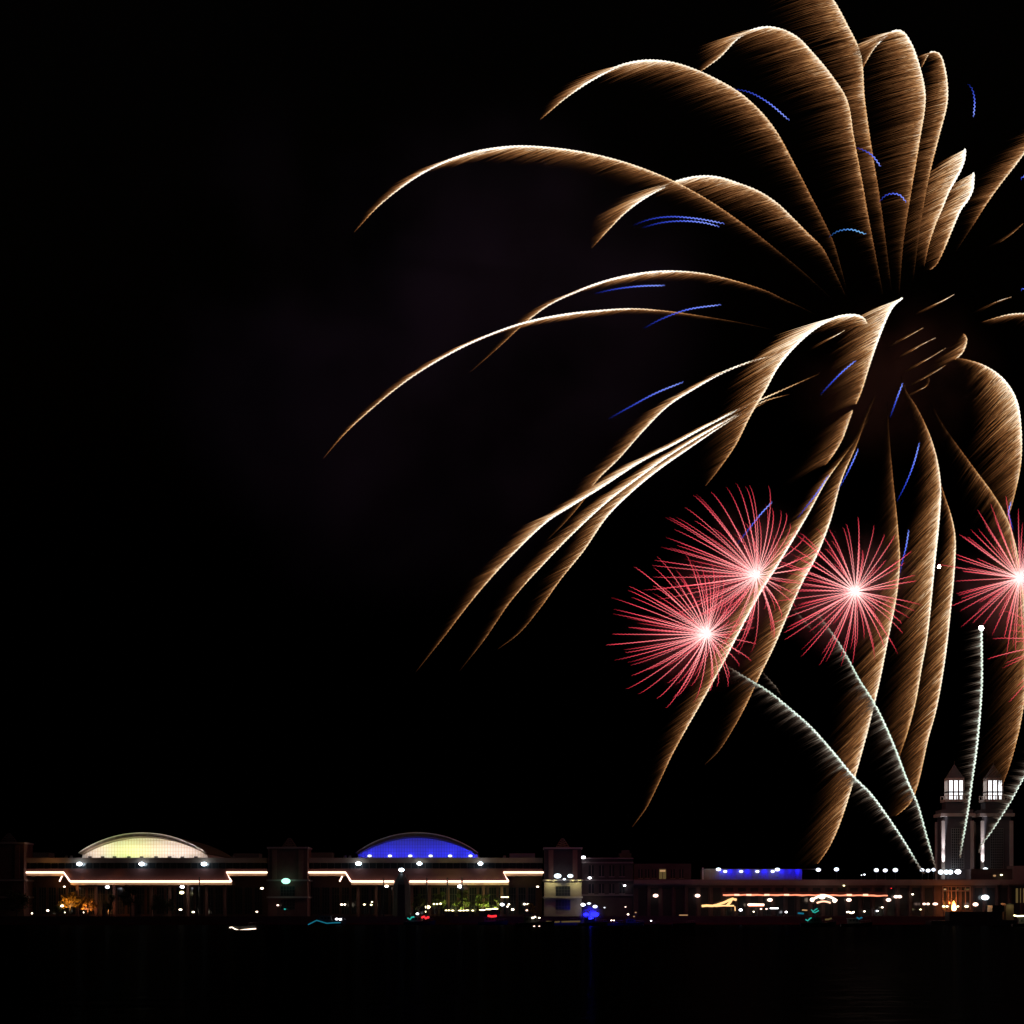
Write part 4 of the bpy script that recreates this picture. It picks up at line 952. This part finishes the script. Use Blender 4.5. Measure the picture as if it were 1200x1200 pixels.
gold('long golden comet falling along the side edge of the sky', [(1090,470),(1105,498),(1121,521),(1142,550),(1162,577),(1179,606),(1190,640),(1198,690),(1203,750),(1202,800),(1197,840),(1190,872),(1182,900),(1174,921)],
     [(0,.02),(.1,.12),(.25,.42),(.5,.6),(.75,.55),(.9,.42),(1,.18)], L=48, Y=(600, 590), taper=.1, wind=(-.85, .35), mom=.5)
gold('short golden arc leaving by the side edge level with the hub', [(1152,377),(1166,373),(1185,368.5),(1210,368),(1240,374)], [(0,.04),(.3,.35),(.6,.6),(1,.7)], L=26, Y=(640, 650), wind=(-1, .3), taper=0)
gold('small brown golden dome at the hub of the burst', [(1129,391),(1132.5,396),(1131.5,405),(1127,414),(1119,421)], [(0,.3),(.3,.6),(.7,.55),(1,.2)], L=36, Y=(600, 590), wind=(-1, .38), dens=10., mom=.2)
for lb, pts, I_ in (('short brown spark streak just above the small dome', [(1118,345),(1106,352),(1090,359)], .42), ('faint brown spark streak beyond the small dome', [(1185,348),(1172,352),(1160,357)], .30),
                 ('faint brown spark streak outward of the blazing short comet', [(990,387),(980,393),(966,400)], .34), ('dull brown spark streak just outward of the small dome', [(1096,396),(1082,403),(1066,413)], .34),
                 ('dull brown spark streak midway between the blazing comet and the small dome', [(1108,408),(1092,418),(1072,430)], .22), ('faint reddish brown spark streak at the very hub', [(1082,384),(1070,391),(1056,399)], .2), ('faint brown spark streak low under the hub beside the steep blue star', [(1108,428),(1094,437),(1078,446)], .18),
                 ('dim brown curl under the small dome', [(1088,441),(1089,447),(1085,453),(1074,458)], .16), ('faint brown spark streak off the side edge above the hub', [(1199,262),(1187,273),(1172,284)], .16)):
    comet('spark_streak', lb, GC, 'stray brown sparks round the hub', pts, [(0,I_*.6),(.3,I_),(1,.05)], L=20, Y=(600, 596), core=0, dens=10., wind=(-1, .45), mom=.2)
SG = 'silver comets rising from the terrace'
def silver(label, pts, I, **kw): return comet('silver_comet', label, GC, SG, pts, [(a, 1.35*b) for a, b in I], tab=SILV, tail=.85, pulse=kw.pop('pulse', 11.), zig=.6, taper=0, dens=8., **kw)
silver('silver green comet climbing outward at the flattest slant', [(1083,1024),(1077,1015),(1060,987),(1040,957),(1020,930),(1000,910),(975,880),(950,852),(925,830),(900,810),(872,793),(851,780)],
       [(0,.1),(.1,.6),(.4,.8),(.7,.7),(.88,.45),(1,.06)], L=24, Y=(596, 568), wind=(-1, .33), mom=-.18, core=1.4)
silver('silver green comet climbing outward at a steeper slant through the third red burst', [(1097,1019),(1095,1012),(1085,977),(1075,942),(1062,912),(1050,880),(1035,845),(1022,820),(1007,797),(987,760),(970,735),(953,712)],
       [(0,.1),(.1,.55),(.4,.75),(.7,.62),(.88,.35),(1,.04)], L=24, Y=(597, 572), wind=(-1, .30), mom=-.18, core=1.4)
silver('silver green comet climbing straight up to a white hot head', [(1125,1005),(1127,992),(1134,952),(1139,915),(1144,880),(1148,840),(1150.5,800),(1150.5,770),(1150,736)],
       [(0,.2),(.1,.6),(.5,.8),(.85,.7),(1,.9)], L=19, Y=(598, 596), wind=(-1, .12), mom=-.05, core=1.4, head=2.7)
silver('silver comet slanting inward past the second tower and off the side edge', [(1147,999),(1150,991),(1160,977),(1170,962),(1185,938),(1200,911),(1222,880),(1250,845)],
       [(0,.2),(.15,.6),(.5,.8),(1,.8)], L=19, Y=(596, 590), wind=(-1, -.12), mom=.05, core=.8)
silver('faint pinkish smoke trail of a comet above the flattest silver one', [(916,816),(910,806),(902,797),(894,788)], [(0,.03),(.4,.2),(1,.08)], L=12, Y=(620, 626), core=.5, pulse=7.)
silver('faint pinkish smoke trail inside the third red burst', [(956,744),(945,730),(934,718),(925,709)], [(0,.05),(.5,.2),(1,.05)], L=14, Y=(620, 626), core=.5, pulse=7.)

# --- red chrysanthemum bursts, one thing each, every ray a part
RT = np.array([0, .08, .2, .45, .75, 1.])
RC = np.array([[1.6,1.4,1.35], [1.65,1.0,.95], [1.65,.66,.64], [1.6,.30,.34], [1.2,.09,.14], [.28,.01,.025]])
def red_burst(label, px, py, Rd, drift, Y, nray, seed, amin=None):
    r = np.random.default_rng(seed)
    t = thing('red_burst', label, 'firework', P(px, py, Y), 'red star bursts over the pier')
    MB().ball(P(px, py, Y-.6), 2.6*k(Y), 2.0*k(Y), 2.4*k(Y), 12, 8).build('flash', 'flash', t, True)
    made = 0
    g = (1+5**.5)/2
    for j in range(nray):
        zc = 1-2*(j+.5)/nray; a = 2*math.pi*j/g + r.normal(0, .06); zc = max(-1, min(1, zc+r.normal(0, .04)))
        s = math.sqrt(1-zc*zc); d = np.array([s*math.cos(a), s*math.sin(a), zc])        # x right, y down (photo px), z depth
        lx = Rd*r.choice([r.uniform(.9, 1.12), r.uniform(.6, 1.0)], p=[.7, .3])
        q = np.linspace(0, 1, 150); 
        out = 1-(1-q)**1.35
        x = px + lx*d[0]*out + drift[0]*q**1.25; y = py + lx*d[1]*out + drift[1]*q**1.25 + 3*q**2.2
        yy = Y + lx*d[2]*out*k(Y)
        tx, ty = np.gradient(x), np.gradient(y); ln = np.hypot(tx, ty)+1e-6
        if ln.sum() < 14: continue
        if amin and x[-1] > amin: continue
        zz = .42*np.sin(np.cumsum(ln)/4.4*2*np.pi+r.uniform(0, 6))*np.minimum(1, q*4)
        x = x-ty/ln*zz; y = y+tx/ln*zz
        b0 = r.uniform(.75, 1.12)
        q0 = q*r.uniform(.86, 1.1)
        col = np.stack([np.interp(q0, RT, RC[:, i]) for i in range(3)], 1)*b0
        rad = np.interp(q, [0, .15, .6, .9, 1], [.44, .29, .24, .19, .07])*k(Y)*r.uniform(.85, 1.15)
        W3 = np.stack([(x-600)*S0*yy/D0, yy, CAM_Z+(HOR-y)*S0*yy/D0], 1)
        v, f, c = tubes(W3[None], rad[None], col[None], 4)
        mesh_from('ray', v, f, c, t); made += 1
    return t
red_burst('red burst, lowest and farthest outward of the red ones', 828, 743, 86, (-30, -9), 548, 98, 21)
red_burst('red burst with a blue star falling through it, above the lowest one', 886, 674, 97, (-34, -12), 556, 98, 22)
red_burst('red burst pierced by the steep silver comet, alone beside two golden beams', 1002, 693, 90, (-14, -2), 550, 90, 23)
red_burst('red burst cut by the side edge of the sky', 1195, 677, 90, (2, -6), 552, 98, 24)
red_burst('red burst mostly past the side edge, only its few low rays showing', 1246, 752, 78, (-10, 4), 556, 60, 25)
fb = MB(); fc = P(1100.5, 664, 578)
fb.ball(fc, 1.9*k(578), n=14, m=10); tag(fb.build('star_flash', 'flash_white', None, True), 'tiny white star flash on the edge of a broad golden comet', 'firework star')
# --- thin red lit smoke that hangs in each burst
def smoke(px, py, rx, ry, Y, dens, col, e=0, scale=.06, cut=.45):
    m = bpy.data.materials.new('thin_smoke'); m.use_nodes = True; n = m.node_tree; n.nodes.clear()
    v = n.nodes.new('ShaderNodeVolumePrincipled'); o_ = n.nodes.new('ShaderNodeOutputMaterial')
    tc = n.nodes.new('ShaderNodeTexCoord'); no = n.nodes.new('ShaderNodeTexNoise'); no.inputs['Scale'].default_value = scale; no.inputs['Detail'].default_value = 3
    ln = n.nodes.new('ShaderNodeVectorMath'); ln.operation = 'LENGTH'; mp = n.nodes.new('ShaderNodeMapping')
    c = P(px, py, Y); hx, hy, hz = rx*k(Y), min(rx, ry)*k(Y), ry*k(Y)
    mp.inputs['Scale'].default_value = (1/hx, 1/hy, 1/hz)
    fall = n.nodes.new('ShaderNodeMapRange'); fall.inputs[1].default_value = .15; fall.inputs[2].default_value = .95; fall.inputs[3].default_value = 1; fall.inputs[4].default_value = 0; fall.interpolation_type = 'SMOOTHSTEP'
    pf = n.nodes.new('ShaderNodeMapRange'); pf.inputs[1].default_value = cut; pf.inputs[2].default_value = .75; pf.inputs[3].default_value = 0; pf.inputs[4].default_value = dens
    mu = n.nodes.new('ShaderNodeMath'); mu.operation = 'MULTIPLY'
    L = n.links.new
    L(tc.outputs['Object'], no.inputs['Vector']); L(tc.outputs['Object'], mp.inputs[0]); L(mp.outputs[0], ln.inputs[0]); L(ln.outputs['Value'], fall.inputs[0])
    L(no.outputs['Fac'], pf.inputs[0]); L(pf.outputs[0], mu.inputs[0]); L(fall.outputs[0], mu.inputs[1]); L(mu.outputs[0], v.inputs['Density'])
    v.inputs['Color'].default_value = (*col, 1); L(v.outputs[0], o_.inputs['Volume'])
    b = MB(); b.ball((0, 0, 0), hx, hy, hz, 18, 12)
    o = b.build('smoke', m, None, True, 'stuff'); o.location = c
    if e:
        l = bpy.data.lights.new('burst_light', 'POINT'); l.energy = e; l.color = (1, .06, .10); l.shadow_soft_size = 1.
        lo = bpy.data.objects.new('burst_light', l); COL.objects.link(lo); lo.location = c+Vector((0, -5, -2))
for a in ((820, 738, 105, 90, 556, .02, (.9, .85, .85), 7000), (872, 664, 105, 95, 564, .02, (.9, .85, .85), 7000), (996, 692, 100, 95, 558, .02, (.9, .85, .85), 7000), (1194, 676, 95, 100, 560, .02, (.9, .85, .85), 7000)): smoke(*a)
smoke(480, 400, 430, 360, 760, .05, (.50, .48, .98), 0, .016, .46)
smoke(1045, 440, 150, 120, 700, .03, (.9, .52, .5), 0, .04, .42)
smoke(692, 1070, 17, 13, 538, .3, (.9, .9, 1.), 0, .3, .3)  # haze puff added round the police launch to carry its blue glow

# --- blue stars
def blue_star(label, pts, Y=600., rev=False, cyan=False):
    pp, ss = spline(pts, .45); n = len(pp); u = np.linspace(0, 1, n)
    if rev: u = 1-u
    T = np.gradient(pp, axis=0); T /= np.linalg.norm(T, axis=1, keepdims=True)+1e-9
    cp = pp + np.stack([-T[:, 1], T[:, 0]], 1)*(.62*np.sin(np.cumsum(np.full(n, .45))/4.3*2*np.pi))[:, None]
    I = np.interp(u, [0, .15, .6, .92, 1], [.06, .35, 1, 1, .45])[:, None]
    hot = np.interp(u, [0, .5, .9, 1], [0, .14, .5, .3])[:, None]
    col = I*((1-hot)*np.array([[.022, .065, .95] if not cyan else [.04, .22, .85]]) + hot*np.array([[.55, .72, 1.5] if not cyan else [.45, .95, 1.2]]))
    rad = np.interp(u, [0, .2, .7, 1], [.2, .42, .58, .42])*k(Y)
    t = tag(mesh_from('blue_star', *tubes(to_world(cp, np.full(n, Y))[None], rad[None], col[None], 5), None), label, 'firework star', 'blue stars among the golden comets')
for lb, pts, Y, cy in [
 ('blue star arc under the second highest golden comet, longest of the upper ones', [(858,104),(878,108),(900,120),(925,141)], 600, 0),
 ('small blue star arc crossing the edge plume feather', [(1003,173),(1012,176),(1022,182),(1032,195)], 620, 0),
 ('small humped blue star arc between two tall plumes', [(1030,237),(1038,229),(1047,227),(1055,229),(1062,237)], 610, 0),
 ('small humped cyan white star arc below the tall plumes', [(971,278),(982,271),(997,269),(1015,274.5)], 610, 1),
 ('short upright blue star alone above the blazing petals', [(1134,98),(1139,104),(1142,117),(1141,137)], 600, 0),
 ('upper of two blue stars running side by side under the double hooked comet', [(742,264),(762,257),(785,254),(815,256),(849,262)], 590, 0),
 ('lower of two blue stars running side by side under the double hooked comet', [(752,267),(775,261),(800,259),(825,261),(843,265.5)], 594, 0),
 ('flat blue star between the two thin crossing comets', [(697,344),(720,339),(748,335.5),(779,334.5)], 585, 0),
 ('blue star sloping up over the end of the farthest thin comet', [(754,385),(775,374),(805,363),(845,357)], 590, 0),
 ('blue star alone above the three parallel comets', [(713,491),(738,477),(768,461),(801,447.5)], 590, 0),
 ('blue star leaning against the wide falling feather near the hub', [(961,463),(974,449),(988,435),(1003,422.5)], 590, 0),
 ('short steep blue star just under the small dome', [(1043,490),(1049,473),(1053,462),(1058,449)], 600, 0),
 ('long steep blue star beside the white edged broad comet', [(1051,588),(1062,566),(1071,543),(1077.5,519)], 590, 0),
 ('steep blue star alongside the inner golden beam', [(981,576),(990,560),(999,542),(1006,526)], 575, 0),
 ('steep blue star along the outer golden beam above the red bursts', [(934,608),(948,590),(960,574),(971,557)], 565, 0),
 ('blue star falling through the upper outward red burst', [(862,640),(876,622),(892,602),(905,588)], 595, 0),
 ('steep blue star under the golden comet past the third red burst', [(1054,675),(1058,656),(1062,640),(1065,621)], 580, 0),
 ('blue star crossing the top of the red burst at the side edge', [(1188,622),(1184,610),(1182,600),(1185,588)], 590, 0),
 ('tiny blue star at the side edge beside the rising comet', [(1196,211),(1198,208),(1202,205)], 600, 0),
 ('tiny blue star at the side edge above the level golden arc', [(1196,341),(1198,339),(1203,337)], 600, 0)]:
    blue_star(lb, pts, Y, cyan=bool(cy))

# the fireworks' own light on the pier
def burst_light(name, loc, e, col, r=2.):
    l = bpy.data.lights.new(name, 'POINT'); l.energy = e; l.color = col; l.shadow_soft_size = r
    o = bpy.data.objects.new(name, l); COL.objects.link(o); o.location = loc
burst_light('willow_light', P(1040, 420, 540), 40000, (1, .68, .54))
